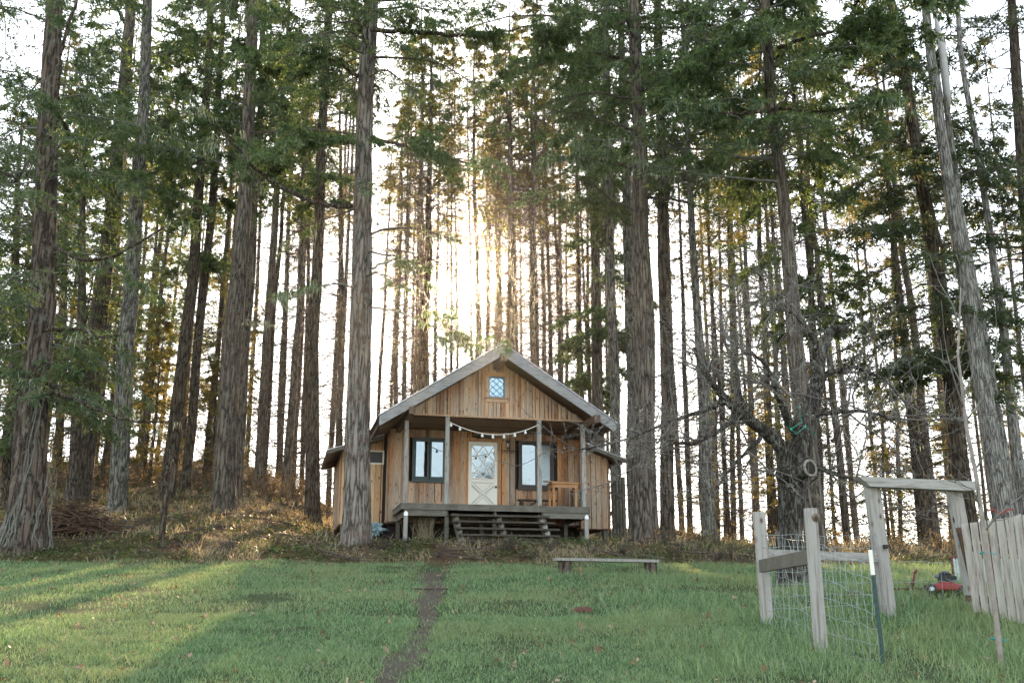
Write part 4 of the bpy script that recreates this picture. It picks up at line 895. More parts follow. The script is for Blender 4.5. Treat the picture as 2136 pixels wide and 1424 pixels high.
# --- trees of the stand behind: a few kinds, copied
def archetype(seed, H_, r, cz, nb, blen, leaves, deadn, deadL, bk, nd, kl=.19, kw=.045, twigs=14, hang=.3):
    rng = np.random.default_rng(seed)
    P = np.array([(0, 0, -.6), (0, 0, 0), (.1, .05, H_ * .4), (.0, -.1, H_ * .75), (.05, 0, H_)]); rad = np.array([r * 1.05, r, r * .78, r * .42, .02])
    parts = {}
    g = G(); trunk_mesh(g, P, rad, 10, .05, seed); parts['trunk'] = (g.mesh(), bk)
    tr = dict(br=G(), fo=G(), li=G())
    z = np.sort(rng.uniform(cz, H_ - .5, nb)); f = (z - cz) / (H_ - cz); L = blen * (1 - .85 * f) * rng.uniform(.5, 1.2, nb) * np.clip(.6 + f * 3, 0, 1)
    add_boughs(tr, rng, on_trunk(P, z), rng.uniform(0, 6.28, nb), L, rng.normal(.15, .12, nb), rng.uniform(.2, .5, nb), twigs, leaves, kl, kw, hang=hang)
    z = rng.uniform(1.5, cz + 4, deadn); L = deadL * rng.uniform(.2, 1.1, deadn)
    add_boughs(tr, rng, on_trunk(P, z), rng.uniform(0, 6.28, deadn), L, rng.normal(.05, .3, deadn), rng.uniform(-.3, .4, deadn), 4, 0, 0, 0, r0=.034, hang=.1, dead=2.2)
    parts['branches'] = (tr['br'].mesh(), 'twig'); parts['crown'] = (tr['fo'].mesh(), nd)
    for k, (me, mt) in parts.items(): me.name = k; me.materials.append(M[mt])
    return parts
ARCH = {
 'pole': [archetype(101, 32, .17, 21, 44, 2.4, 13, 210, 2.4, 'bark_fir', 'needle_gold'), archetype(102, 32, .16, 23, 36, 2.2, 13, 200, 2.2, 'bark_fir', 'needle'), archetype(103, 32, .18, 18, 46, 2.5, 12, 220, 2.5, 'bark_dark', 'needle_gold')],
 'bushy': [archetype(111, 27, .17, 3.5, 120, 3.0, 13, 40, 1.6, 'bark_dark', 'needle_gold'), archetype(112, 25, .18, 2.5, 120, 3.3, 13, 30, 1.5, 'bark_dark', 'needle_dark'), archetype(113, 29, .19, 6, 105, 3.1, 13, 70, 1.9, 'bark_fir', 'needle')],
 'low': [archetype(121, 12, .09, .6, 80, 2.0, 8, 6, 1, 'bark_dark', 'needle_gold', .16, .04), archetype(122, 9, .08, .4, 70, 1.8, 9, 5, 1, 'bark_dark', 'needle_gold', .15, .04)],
}
def put(kind, i, x, y, r, label, lean=(0, 0), group=None, sc_=None, rz=None, name='conifer'):
    A = ARCH[kind][i % len(ARCH[kind])]; r0 = {'pole': .17, 'bushy': .18, 'low': .085}[kind]
    o = thing(name, label, 'tree', (x, y, Hf(x, y) - .05), 0, group)
    s = sc_ or 1; sxy = max(.55, min(1.6, r / r0))
    o.scale = (sxy, sxy, s)
    # lean: dx/dz, dy/dz
    o.rotation_euler = (-math.atan(lean[1]), math.atan(lean[0]), rr_.uniform(0, 6.28) if rz is None else rz)
    Rz = Matrix.Rotation(o.rotation_euler[2], 3, 'Z'); Rl = Matrix.Rotation(math.atan(lean[0]), 3, 'Y') @ Matrix.Rotation(-math.atan(lean[1]), 3, 'X')
    o.rotation_euler = (Rl @ Rz).to_euler()
    for k, (me, mt) in A.items():
        if len(me.vertices) == 0: continue
        c = bpy.data.objects.new(k, me); col.objects.link(c); c.parent = o
    TREES.append((o, x, y)); return o
rr_ = random.Random(77)
def stand(px1, py1, px2, py2, wpx, kind, i, label, Y=None, dia=None):
    """trunk through two picture points"""
    dia = dia or .34
    Y = Y or min(62, max(34, dia * FPX / wpx)); r = wpx * Y / FPX / 2
    a, b = at(px1, py1, Y), at(px2, py2, Y)
    if a[2] > b[2]: a, b = b, a
    lx = (b[0] - a[0]) / (b[2] - a[2])
    zb = Hf(a[0], Y); x0 = a[0] - lx * (a[2] - zb)
    put(kind, i, x0, Y, r * 1.15, label, (lx, rr_.uniform(-.015, .015)), 'conifers of the stand behind the cabin', sc_=min(1.5, (.62 * Y + 1.45 - zb) / 31 * (1 if kind == 'pole' else 1.05)))
MID = [
 (849, 600, 854, 350, 9, 'pole', 0, 'thin trunk above the left roof slope, first to the right of the big front fir'),
 (877, 650, 884, 350, 14, 'pole', 1, 'left one of the two close trunks left of the low sun'),
 (895, 650, 900, 350, 20, 'pole', 2, 'thicker trunk touching the left rim of the low sun'),
 (914, 500, 917, 350, 9, 'pole', 0, 'thin trunk directly above the low sun on its left'),
 (932, 680, 934, 560, 5, 'pole', 1, 'very thin trunk crossing the left half of the low sun'),
 (941, 525, 942, 400, 6, 'pole', 2, 'very thin trunk crossing the middle of the low sun'),
 (952, 680, 951, 560, 6, 'pole', 0, 'very thin trunk crossing the right half of the low sun'),
 (982, 650, 980, 450, 7, 'pole', 1, 'thin trunk left beside the brown trunk right of the sun'),
 (994, 675, 992, 400, 14, 'pole', 0, 'brown trunk right of the low sun, above the gable left slope'),
 (1019, 690, 1014, 400, 8, 'pole', 1, 'slim trunk just left of the roof ridge'),
 (1037, 690, 1036, 450, 9, 'pole', 2, 'slim trunk right above the roof ridge'),
 (1045, 690, 1043, 450, 6, 'pole', 0, 'hair thin trunk right beside the one above the ridge'),
 (1067, 700, 1060, 400, 15, 'pole', 1, 'sturdy trunk just right of the roof ridge'),
 (1079, 700, 1071, 400, 11, 'pole', 2, 'trunk hugging the right side of the sturdy one by the ridge'),
 (1109, 700, 1104, 350, 9, 'pole', 0, 'thin trunk above the upper right roof slope, alone in bright sky'),
 (1133, 700, 1126, 425, 7, 'pole', 1, 'first of three evenly spaced thin trunks above the right roof slope'),
 (1146, 700, 1139, 250, 10, 'pole', 2, 'second of three evenly spaced thin trunks above the right roof slope'),
 (1164, 700, 1158, 450, 9, 'pole', 0, 'third of three evenly spaced thin trunks above the right roof slope'),
 (1222, 650, 1207, 350, 7, 'pole', 1, 'thin leaning trunk left of the close pair over the right eave'),
 (1497, 1120, 1480, 600, 9, 'pole', 2, 'thin dark trunk right beside the grey fir with the low stub'),
 (1513, 1120, 1500, 500, 8, 'bushy', 2, 'second thin dark trunk right of the grey fir with the low stub'),
 (1530, 1120, 1516, 250, 10, 'pole', 2, 'third thin dark trunk right of the grey fir with the low stub'),
 (1548, 1130, 1526, 500, 9, 'pole', 0, 'thin dark trunk left of the corner post top'),
 (1575, 1120, 1544, 200, 12, 'bushy', 2, 'mottled trunk standing just above the corner post'),
 (1609, 1110, 1590, 650, 14, 'pole', 2, 'dark trunk right of the mottled one above the corner post'),
 (1632, 1110, 1597, 400, 12, 'pole', 0, 'dark trunk hidden partly by the low apple boughs'),
 (1714, 1112, 1704, 862, 15, 'pole', 2, 'shaded trunk right of the hollow apple limb'),
 (1769, 1122, 1734, 812, 15, 'pole', 0, 'leaning trunk left of the garden arch'),
 (1786, 1100, 1759, 812, 9, 'pole', 1, 'thin trunk touching the left end of the arch beam'),
 (1878, 1130, 1872, 900, 9, 'bushy', 0, 'thin golden lit trunk seen through the left half of the arch'),
 (1929, 1152, 1904, 912, 20, 'pole', 2, 'left of the two thick trunks seen through the arch'),
 (1956, 1152, 1924, 887, 18, 'pole', 0, 'right of the two thick trunks seen through the arch'),
 (1989, 1152, 1964, 887, 13, 'bushy', 2, 'slim trunk seen through the arch beside its right post'),
 (225, 950, 345, 25, 14, 'pole', 2, 'slender strongly leaning trunk crossing behind the lichen spotted fir'),
 (300, 930, 330, 500, 10, 'bushy', 0, 'thin trunk right of the lichen spotted fir on the brushy ridge'),
 (148, 1030, 160, 712, 20, 'bushy', 2, 'shaded trunk right of the vine wrapped tree on the slope'),
 (583, 985, 600, 450, 13, 'pole', 1, 'thin trunk on the ridge, left of the last two before the dark red fir'),
 (600, 970, 634, 350, 16, 'pole', 0, 'ridge trunk close before the dark red fir'),
 (630, 980, 640, 600, 9, 'pole', 2, 'thin trunk brushing the left side of the dark red fir'),
 (688, 985, 700, 712, 11, 'pole', 1, 'thin trunk between the dark red fir and the big front fir'),
 (708, 950, 712, 400, 13, 'pole', 2, 'trunk peeping out left of the big front fir'),
 (452, 950, 470, 700, 10, 'bushy', 0, 'thin trunk left of the thick grey furrowed fir'),
 (20, 950, 40, 400, 24, 'bushy', 1, 'dark trunk at the very left edge behind the vines'),
 (120, 930, 130, 500, 16, 'bushy', 0, 'leafy trunk between the vine wrapped tree and the dark-barked fir'),
]
for m_ in MID: stand(*m_)
zones = [(-.52, -.30, 15, 'bushy', 'distant leafy conifer on the ridge far left', 'far conifers on the left ridge'),
         (-.30, -.13, 10, 'pole', 'distant slim conifer on the ridge left of the cabin', 'far conifers left of the cabin'),
         (-.13, .10, 30, 'pole', 'distant bare-stemmed conifer behind the cabin roof', 'far conifers behind the cabin'),
         (.10, .30, 11, 'pole', 'distant slim conifer between the cabin and the garden arch', 'far conifers right of the cabin'),
         (.30, .56, 12, 'mix', 'distant dark leafy conifer behind the garden fence', 'far conifers behind the garden')]
for s0, s1, n, kd, lab, grp in zones:
    for i in range(n):
        y = rr_.uniform(46, 88); s = s0 + (s1 - s0) * (i + rr_.random()) / n
        if abs(s - math.tan(SUN_AZ)) < .028: continue
        k = kd if kd != 'mix' else rr_.choice(['pole', 'bushy', 'pole'])
        put(k, rr_.randrange(3), s * y, y, rr_.uniform(.12, .2), lab, (rr_.uniform(-.02, .02), 0), grp, sc_=min(1.5, (.55 * y + 1) / 31) * rr_.uniform(.75, 1.1))
for s0, s1, n, lab, grp in ((-.56, -.27, 9, 'young golden-lit conifer in the understorey of the left ridge', 'young conifers on the left ridge'), (.17, .56, 6, 'young golden-lit conifer in the understorey behind the garden', 'young conifers behind the garden')):
    for i in range(n):
        y = rr_.uniform(40, 58); s = s0 + (s1 - s0) * (i + rr_.random()) / n
        put('low', rr_.randrange(2), s * y, y, .085, lab, (0, 0), grp, sc_=rr_.uniform(.6, 1.1), name='young_conifer')

# ------------------------------------------------------------------ old apple tree
def apple():
    rng = np.random.default_rng(41)
    def px3(L): return [(at(a, b, y), w / 2 * y / FPX) for a, b, y, w in L]
    trunk = px3([(1655, 1240, 15.6, 74), (1652, 1190, 15.6, 60), (1648, 1110, 15.6, 52), (1653, 1020, 15.6, 52), (1660, 975, 15.6, 50), (1672, 925, 15.6, 42), (1690, 865, 15.7, 36), (1704, 800, 15.8, 30), (1712, 740, 15.9, 24), (1726, 700, 15.9, 20), (1748, 682, 15.8, 16), (1775, 690, 15.6, 9)])
    base = np.array([trunk[0][0][0], trunk[0][0][1], Hf(trunk[0][0][0], trunk[0][0][1])])
    o = thing('apple_tree', 'gnarled old leafless apple tree with a hollow sawn limb and grey lichen', 'tree', tuple(base), 0)
    def spline(pts, k=6):
        P = np.array([p for p, r in pts]); r = np.array([q for p, q in pts]); n = len(P); ts = np.linspace(0, n - 1, n * k)
        P = np.stack([np.interp(ts, range(n), P[:, j]) for j in range(3)], 1); r = np.interp(ts, range(n), r)
        for _ in range(3): P[1:-1] = (P[:-2] + 2 * P[1:-1] + P[2:]) / 4
        return P, r
    P, r = spline(trunk); g = G(); S = 26; th = np.arange(S) / S * 2 * math.pi
    P[0, 2] = base[2] - .2
    mod = 1 + .13 * noise3(np.cos(th) * 2.5, np.sin(th) * 2.5, P[:, 2:3] * 3, 3) + .07 * noise3(np.cos(th) * 7, np.sin(th) * 7, P[:, 2:3] * 9, 4)
    g.tubes(P[None] - base, r[None], S, mod=mod[None]); g.build('trunk', M['bark_apple'], o)
    mains = [[(1650, 1000, 15.6, 34), (1628, 930, 15.5, 30), (1590, 893, 15.4, 26), (1545, 858, 15.3, 22), (1500, 815, 15.2, 16), (1470, 770, 15.1, 11), (1450, 715, 15.0, 6)],
             [(1560, 868, 15.35, 16), (1540, 820, 15.6, 13), (1535, 770, 15.9, 10), (1515, 720, 16, 6), (1490, 690, 16.1, 3)],
             [(1520, 835, 15.2, 12), (1450, 860, 15.6, 9), (1380, 885, 16.2, 7), (1310, 905, 16.8, 5), (1240, 925, 17.3, 4), (1170, 932, 17.8, 2)],
             [(1545, 858, 15.3, 12), (1500, 900, 14.8, 9), (1450, 930, 14.6, 7), (1400, 925, 14.4, 5), (1330, 955, 14.3, 2)],
             [(1672, 925, 15.6, 22), (1640, 870, 15.2, 18), (1620, 810, 15, 13), (1590, 760, 14.9, 9), (1560, 740, 14.8, 5), (1530, 745, 14.8, 3)],
             [(1704, 800, 15.8, 14), (1740, 770, 15.8, 11), (1790, 760, 15.7, 8), (1850, 790, 15.6, 6), (1900, 850, 15.5, 4), (1935, 880, 15.4, 2)],
             [(1712, 740, 15.9, 12), (1690, 690, 16, 9), (1650, 650, 16, 6), (1610, 640, 16, 3)],
             [(1690, 865, 15.7, 14), (1730, 860, 15.3, 10), (1790, 850, 15, 7), (1850, 870, 14.8, 5), (1910, 920, 14.6, 2)],
             [(1672, 945, 15.6, 12), (1720, 975, 15.2, 9), (1770, 990, 15, 6), (1800, 1010, 14.8, 3)],
             [(1600, 900, 15.4, 12), (1570, 930, 15.2, 8), (1520, 985, 15, 5), (1490, 1030, 14.9, 2)]]
    segs1 = []
    for m_ in mains:
        P, r = spline(px3(m_)); P[1:] += np.cumsum(rng.normal(0, .008, P[1:].shape), 0)
        g = G(); g.tube(P - base, r, 9); g.build('limb', M['bark_apple'], o); segs1.append((P - base, r))
    g = G(); K = 6; lv = []
    def sub(parents, n, L0, r0, up):
        Ps, Rs = [], []
        for P, r in parents:
            k = max(1, int(n * rng.uniform(.6, 1.4)))
            for _ in range(k):
                i = rng.integers(int(len(P) * .25), len(P)); T = P[min(i + 1, len(P) - 1)] - P[max(i - 1, 0)]; T /= np.linalg.norm(T) + 1e-6
                d = T * .5 + rng.normal(0, .7, 3); d[2] += up * rng.uniform(-.4, 1); d /= np.linalg.norm(d)
                L = L0 * rng.uniform(.3, 1.2); Q = [P[i]]
                for _k in range(K - 1):
                    d = d + rng.normal(0, .22, 3); d /= np.linalg.norm(d); Q.append(Q[-1] + d * L / (K - 1))
                Ps.append(Q); Rs.append(np.linspace(min(r0, r[i] * .7), r0 * .3, K))
        Ps = np.array(Ps); Rs = np.array(Rs); g.tubes(Ps, Rs, 5)
        return list(zip(Ps, Rs))
    a = sub(segs1, 13, 1.5, .018, .6); b_ = sub(a, 5, .75, .008, .5); c = sub(b_, 2.2, .38, .0045, .3)
    # long water shoots
    sub(segs1[4:7] + segs1[:1], 7, 2.0, .009, 2.6)
    g.build('branches', M['apple_twig'], o)
    li = G(); allp = np.concatenate([P for P, r in a + b_ + c + segs1]); k = rng.random(len(allp)) < .12
    q = np.repeat(allp[k], 6, 0) + rng.normal(0, .022, (k.sum() * 6, 3)); D = rng.normal(0, 1, q.shape); D[:, 2] -= .5
    li.kites(q, D, rng.normal(0, 1, q.shape), rng.uniform(.015, .045, len(q)), rng.uniform(.006, .014, len(q)))
    tag(li.build('lichen', M['apple_lichen'], o), kind='stuff')
    # hollow sawn stub
    A, B = at(1628, 992, 15.6), at(1690, 976, 15.05); T = (B - A) / 4
    g = G(); pts = np.array([A, A + T, A + 2 * T + (0, 0, -.02), A + 3 * T, B, B - T * .05, B - T * 1.2]) - base
    g.tubes(pts[None], np.array([[.11, .13, .13, .125, .135, .085, .06]]), 18, cap=True, mod=(1 + .08 * noise3(np.cos(np.arange(18) * .35) * 3, np.sin(np.arange(18) * .35) * 3, np.arange(7)[:, None] * 1.0, 8))[None]); g.build('hollow_stub', M['bark_apple'], o)
    g = G(); a_ = np.linspace(0, 2 * math.pi, 20); e_ = (B - A) / np.linalg.norm(B - A); u_ = np.cross(e_, (0, 0, 1.)); u_ /= np.linalg.norm(u_); v_ = np.cross(u_, e_)
    g.tube(B - base + .118 * (np.cos(a_)[:, None] * u_ + np.sin(a_)[:, None] * v_), .022, 6); g.build('sawn_rim', M['sapling_bark'], o)
    g = G(); g.tubes(np.array([[B - base + e_ * .004, B - base + e_ * .006]]), np.array([[.11, .10]]), 16, cap=True); g.build('hollow', M['interior'], o)
    return o, base, a
M['apple_twig'] = flat('apple_twig', (.12, .105, .09), .9, var=.6, scale=9, bmp=0)
M['sapling_bark'] = flat('sapling_bark', (.24, .205, .17), .8, var=.35, scale=14)
M['apple_lichen'] = leafmat('grey_lichen', (.20, .22, .17), (.38, .39, .33), .2, (1, 1, .9))
apple_o, apple_b, apple_tw = apple()
# green cord lights wound on the apple limb
t = thing('green_string_lights', 'short green wire of tiny lights wound round the apple tree limb', 'string lights', tuple(at(1660, 885, 15.2)), 0); c0 = np.array(t.location)
pp = np.array([at(a, b, 15.25) for a, b in [(1700, 905), (1680, 890), (1660, 905), (1640, 880), (1655, 870), (1668, 850), (1672, 880), (1650, 895), (1635, 885), (1642, 870)]]) - c0
g = G(); g.tube(pp, .009, 5); g.build('wire', flat('green_wire', (.02, .28, .18), .4, bmp=0), t)
for q in pp[1::2]:
    g = G(); g.lathe([(.004, .03), (.012, .015), (.010, -.01), (.002, -.03)], tuple(q), 6); g.build('bulb', flat('green_bulb', (.05, .5, .32), .3, bmp=0), t)

# ------------------------------------------------------------------ garden fence, arch, gate
M['fence'] = wood('silvered_fence', [(.2, (.15, .135, .115)), (.45, (.29, .27, .24)), (.8, (.37, .35, .315))], (.40, .39, .355), .5, grain=(30, 30, 1.5), knots=True)
M['fence_h'] = wood('silvered_rail', [(.2, (.14, .13, .11)), (.45, (.28, .26, .23)), (.8, (.36, .34, .31))], (.40, .39, .355), .5, grain=(1.5, 30, 30), knots=False)
M['picket'] = wood('cream_picket', [(.15, (.29, .26, .215)), (.85, (.46, .425, .365))], (.44, .42, .38), .4, grain=(45, 45, 3), knots=False)
M['wire'] = flat('fence_wire', (.30, .34, .33), .45, .6, bmp=0)
M['red'] = flat('red_paint', (.20, .016, .010), .55, var=.25)
M['redmetal'] = flat('rusty_red_metal', (.10, .022, .015), .6, var=.4)
def post(name, label, bx, by, tx, ty, Y, wpx, cat='fence post', mat='fence', round_=False, sink=.1, dark=None):
    A, B = at(bx, by, Y), at(tx, ty, Y); z = Hf(A[0], A[1]); d = (B - A) / (B[2] - A[2]); A = A + d * (z - sink - A[2]); r = wpx / 2 * Y / FPX
    o = thing(name, label, cat, tuple(A + d * sink), 0); c = np.array(o.location)
    g = G(); n = 14; t = np.linspace(0, 1, n); P = A + (B - A) * t[:, None]; S = 16 if round_ else 12
    th = (np.arange(S) + .5) / S * 2 * math.pi
    shp = np.ones(S) if round_ else 1 / np.maximum(np.abs(np.cos(th)), np.abs(np.sin(th))) ** .85
    mod = shp * (1 + .05 * noise3(np.cos(th) * 2, np.sin(th) * 2, t[:, None] * 4, int(bx)) + .015 * noise3(np.cos(th) * 9, np.sin(th) * 9, t[:, None] * 2, 3))
    g.tubes(P[None] - c, np.full((1, n), r * .93), S, cap=True, smooth=False, mod=mod[None]); g.build('post', M[mat], o)
    return o, A, B
YP1, YP2, YA = 11.6, 9.6, 11.9
c1, a1, b1 = post('fence_post', 'weathered grey corner post of the wire fence, farther and shorter of the two', 1602, 1320, 1583, 1068, YP1, 27)
c2, a2, b2 = post('fence_post', 'tall pale fence post with a round knot at its top, nearest to the viewer', 1714, 1368, 1690, 1060, YP2, 29, round_=True)
g = G(); kn = at(1698, 1080, YP2) - np.array(c2.location); g.tubes(np.array([[kn + (0, -.045, 0), kn + (0, -.066, -.002), kn + (0, -.063, -.002)]]), np.array([[.045, .042, .03]]), 14, cap=True); g.build('knot', flat('knot_wood', (.20, .14, .10), .8), c2)
# arch
A1, B1 = at(1857, 1310, YA), at(1818, 1012, YA); A2, B2 = at(2042, 1312, YA + .1), at(1990, 1026, YA + .1)
t = thing('garden_arch', 'weathered grey garden arch with two leaning posts and a long top beam', 'garden arch', (A1[0], YA, Hf(A1[0], YA)), 0); c = np.array(t.location)
for A, B, w in ((A1, B1, .155), (A2, B2, .15)):
    d = (B - A) / (B[2] - A[2]); A = A + d * (Hf(A[0], A[1]) - .1 - A[2]); g = G()
    n = 12; tt_ = np.linspace(0, 1, n); S = 12; th = (np.arange(S) + .5) / S * 2 * math.pi; shp = 1 / np.maximum(np.abs(np.cos(th - .4)), np.abs(np.sin(th - .4))) ** .9
    g.tubes((A + (B - A) * tt_[:, None])[None] - c, np.full((1, n), w / 2), S, cap=True, smooth=False, mod=(shp * (1 + .03 * noise3(np.cos(th), np.sin(th), tt_[:, None] * 5, 3)))[None]); g.build('post', M['fence'], t)
A, B = at(1788, 1004, YA - .12), at(2036, 1015, YA - .02); g = G(); e = (B - A) / np.linalg.norm(B - A); hh = .058
V = [A + (0, -.07, hh * .9), B + (0, -.07, hh), B - e * .05 + (0, -.07, -hh), A + e * .13 + (0, -.07, -hh)]; V = [np.array(q) for q in V]; V += [q + np.array([0, .15, 0]) for q in V]
g.add(np.array(V) - c, [(3, 2, 1, 0), (4, 5, 6, 7), (0, 1, 5, 4), (1, 2, 6, 5), (2, 3, 7, 6), (3, 0, 4, 7)]); g.build('beam', M['fence_h'], t)
g = G(); q = at(1847, 1140, YA - .1) - c; g.box(tuple(q - .02), tuple(q + .025)); g.tube([q + (.02, 0, 0), q + (.05, -.01, .0), q + (.05, -.01, .03)], .008, 5); g.build('latch', M['iron'], t)
# rails
def bar(name, label, A, B, w, h, mat, cat='fence rail'):
    o = thing(name, label, cat, tuple((A + B) / 2), 0); g = G(); n = 10; P = A + (B - A) * np.linspace(0, 1, n)[:, None]
    g.beam(A - (A + B) / 2, B - (A + B) / 2, w, h); g.build('board', M[mat], o); return o
bar('fence_rail', 'pale upper rail nailed from the corner post to the arch', at(1598, 1154, YP1 + .0), at(1842, 1163, YA - .02), .05, .10, 'fence_h')
bar('fence_brace', 'dark grey board slanting between the corner post and the tall post', at(1588, 1180, YP1 - .12), at(1692, 1160, YP2 + .12), .05, .135, 'deck')
# wire mesh
def mesh_wire(label, A0, A1, B0, B1, nv, nh, sag=.03, seed=1):
    """A0-A1 bottom line, B0-B1 top line"""
    rng = np.random.default_rng(seed); o = thing('wire_fence', label, 'wire fence', tuple(A0), 0); g = G(); Ps = []
    for j in range(nh):
        f = j / (nh - 1); n = 12; t = np.linspace(0, 1, n)[:, None]; P = (A0 * (1 - t) + A1 * t) * (1 - f) + (B0 * (1 - t) + B1 * t) * f
        P[1:-1] += rng.normal(0, .008, (n - 2, 3)); Ps.append(P)
    g.tubes(np.array(Ps) - A0, np.full((nh, 12), .0027), 4)
    Ps = []
    for i in range(nv):
        f = (i + .5) / nv; n = 8; t = np.linspace(0, 1, n)[:, None]; b = A0 * (1 - f) + A1 * f; u = B0 * (1 - f) + B1 * f; P = b * (1 - t) + u * t
        P[:, 0] += sag * rng.normal(0, .5) * np.sin(t[:, 0] * 9 + i) + rng.normal(0, .006, n); Ps.append(P)
    g.tubes(np.array(Ps) - A0, np.full((nv, 8), .0024), 4); g.build('mesh', M['wire'], o); return o
def fl(px, py, Y): q = at(px, py, Y); q[2] = Hf(q[0], q[1]) + .02; return q
mesh_wire('sagging wire mesh between the corner post and the left arch post', fl(1604, 1310, YP1 - .06), fl(1852, 1305, YA - .1), at(1586, 1115, YP1 - .06), at(1832, 1118, YA - .1), 14, 8, seed=2)
mesh_wire('wire mesh running from the corner post forward to the tall knotted post', fl(1602, 1318, YP1 - .1), fl(1712, 1362, YP2 + .1), at(1588, 1116, YP1 - .1), at(1692, 1130, YP2 + .1), 9, 8, seed=3)
mesh_wire('wire mesh between the tall knotted post and the green steel stake', fl(1716, 1364, YP2), fl(1842, 1390, 9.0), at(1694, 1130, YP2), at(1820, 1180, 9.0), 8, 7, seed=4)
mesh_wire('low drooping wire mesh hung inside the garden arch', fl(1870, 1290, YA + .5), fl(2030, 1290, YA + .5), at(1850, 1170, YA + .5), at(2020, 1172, YA + .5), 7, 3, sag=.12, seed=5)
# green T stake
A, B = at(1845, 1392, 8.9), at(1815, 1146, 8.9); A[2] = Hf(A[0], A[1]) - .1
t = thing('steel_stake', 'slim green steel stake with a white painted top in front of the arch', 'stake', tuple(A), 0); C_ = A + (B - A) * .80
for nm, p_, q_, mt in (('shaft', A, C_, flat('green_stake', (.012, .045, .036), .5)), ('white_top', C_, B, M['white_paint'])):
    g = G(); g.beam(p_ - A, q_ - A, .036, .005, up=(0, 1, 0)); e = (q_ - p_) / np.linalg.norm(q_ - p_); g.beam(p_ - A + (0, .017, 0), q_ - A + (0, .017, 0), .006, .028, up=(0, 1, 0))
    if nm == 'shaft':
        for k in range(14): c_ = (p_ + (q_ - p_) * (k + .5) / 14) - A; g.box(tuple(c_ - (.007, .011, .006)), tuple(c_ + (.007, -.003, .006)))
    g.build(nm, mt, t)
# picket gate
GA = [(2012 + 18.3 * i, 1090 - 2.6 * i, 1298 + 2 * i, 11.5 - .115 * i) for i in range(11)]
q0 = at(2046, 1309, 11.4); t = thing('picket_gate', 'cream picket gate hung open on the right post of the arch', 'gate', (q0[0], q0[1], Hf(q0[0], q0[1])), 0); c = np.array(t.location); rg_ = random.Random(4)
for x, yt, yb, Yq in GA:
    B = at(x, yt, Yq); A = at(x + 29, yb, Yq + .02); A[2] = max(A[2], Hf(A[0], A[1]) + .03); g = G(); w = .076
    e = (B - A) / np.linalg.norm(B - A); sd = np.array([.95, -.3, 0]); nn = np.array([.3, .95, 0]) * .009; sk = rg_.uniform(-.01, .02)
    V = [A - sd * w / 2, A + sd * w / 2, B + sd * w / 2 + (0, 0, sk), B - sd * w / 2 - (0, 0, .012)]; V = np.array([v - nn for v in V] + [v + nn for v in V]) - c
    g.add(V, [(0, 1, 2, 3), (7, 6, 5, 4), (0, 4, 5, 1), (1, 5, 6, 2), (2, 6, 7, 3), (3, 7, 4, 0)]); g.build('picket', M['picket'], t)
for y in (1150, 1255):
    A, B = at(2016, y - 8, 11.85), at(2200, y + 4, 10.75); g = G(); g.beam(A - c, B - c, .035, .07); g.build('rail', M['darkbeam'], t)
A, B = at(2050, 1306, 11.56), at(1999, 1100, 11.62); A[2] = Hf(A[0], A[1]) - .02; g = G(); g.beam(A - c, B - c, .045, .05, up=(0, 1, 0)); g.build('hinge_stile', M['darkbeam'], t)
# staked sapling
S0 = [(2090, 1398, 12), (2078, 1290, 11), (2062, 1190, 10.5), (2050, 1090, 10), (2034, 980, 9), (2014, 880, 7.5), (2006, 800, 6.5), (1998, 740, 5.5), (2001, 680, 4.5), (2004, 600, 3)]
YS = 8.75; P = np.array([at(a, b, YS) for a, b, w in S0]); r = np.array([w / 2 * YS / FPX for a, b, w in S0]); bz = np.array([P[0, 0], YS, Hf(P[0, 0], YS)]); P[0, 2] = bz[2] - .05
t = thing('sapling', 'bare pale sapling tied to a rust-red stake before the picket gate', 'tree', tuple(bz), 0)
g = G(); k = len(P); ts = np.linspace(0, k - 1, 50); PP = np.stack([np.interp(ts, range(k), P[:, j]) for j in range(3)], 1); g.tube(PP - bz, np.interp(ts, range(k), r), 8); g.build('trunk', M['sapling_bark'], t)
BR = [[(2052, 1110), (2080, 1075), (2136, 1030), (2170, 1005)], [(2010, 850), (1990, 790), (1975, 735), (1968, 690)], [(2014, 880), (2050, 830), (2075, 770), (2080, 700), (2076, 640)], [(2006, 800), (1985, 760), (1940, 740)], [(2008, 830), (2030, 780), (2028, 700), (2040, 640), (2036, 580)], [(2034, 980), (2066, 930), (2078, 880)], [(2001, 690), (1990, 640), (1960, 590), (1950, 560)], [(2014, 880), (1985, 870), (1960, 850)], [(2045, 1060), (2030, 1020), (1975, 1000)], [(2003, 640), (2015, 600), (2012, 540)]]
g = G(); rs = np.random.default_rng(3)
for b_ in BR:
    Q = np.array([at(x, y, YS + rs.uniform(-.1, .1) * (i > 0)) for i, (x, y) in enumerate(b_)]); k = len(Q); ts = np.linspace(0, k - 1, 14); Q = np.stack([np.interp(ts, range(k), Q[:, j]) for j in range(3)], 1)
    g.tube(Q - bz, np.linspace(.009, .003, 14), 5)
    for _ in range(5):
        i = rs.integers(3, 13); d = rs.normal(0, 1, 3); d[2] = abs(d[2]); d /= np.linalg.norm(d); L_ = rs.uniform(.1, .35); g.tube([Q[i] - bz, Q[i] - bz + d * L_ * .5, Q[i] - bz + d * L_ + (0, 0, .03)], [.004, .003, .002], 4)
g.build('branches', M['twig_lichen'], t)
A, B = at(2089, 1372, 8.84), at(2046, 1085, 8.84); A[2] = Hf(A[0], A[1]) - .05
t = thing('support_stake', 'rust-red metal stake beside the bare sapling', 'stake', tuple(A), 0); g = G(); g.beam((0, 0, 0), B - A, .018, .006, up=(0, 1, 0)); g.beam((0, .012, 0), B - A + (0, .012, 0), .006, .02, up=(0, 1, 0)); g.build('shaft', M['redmetal'], t)
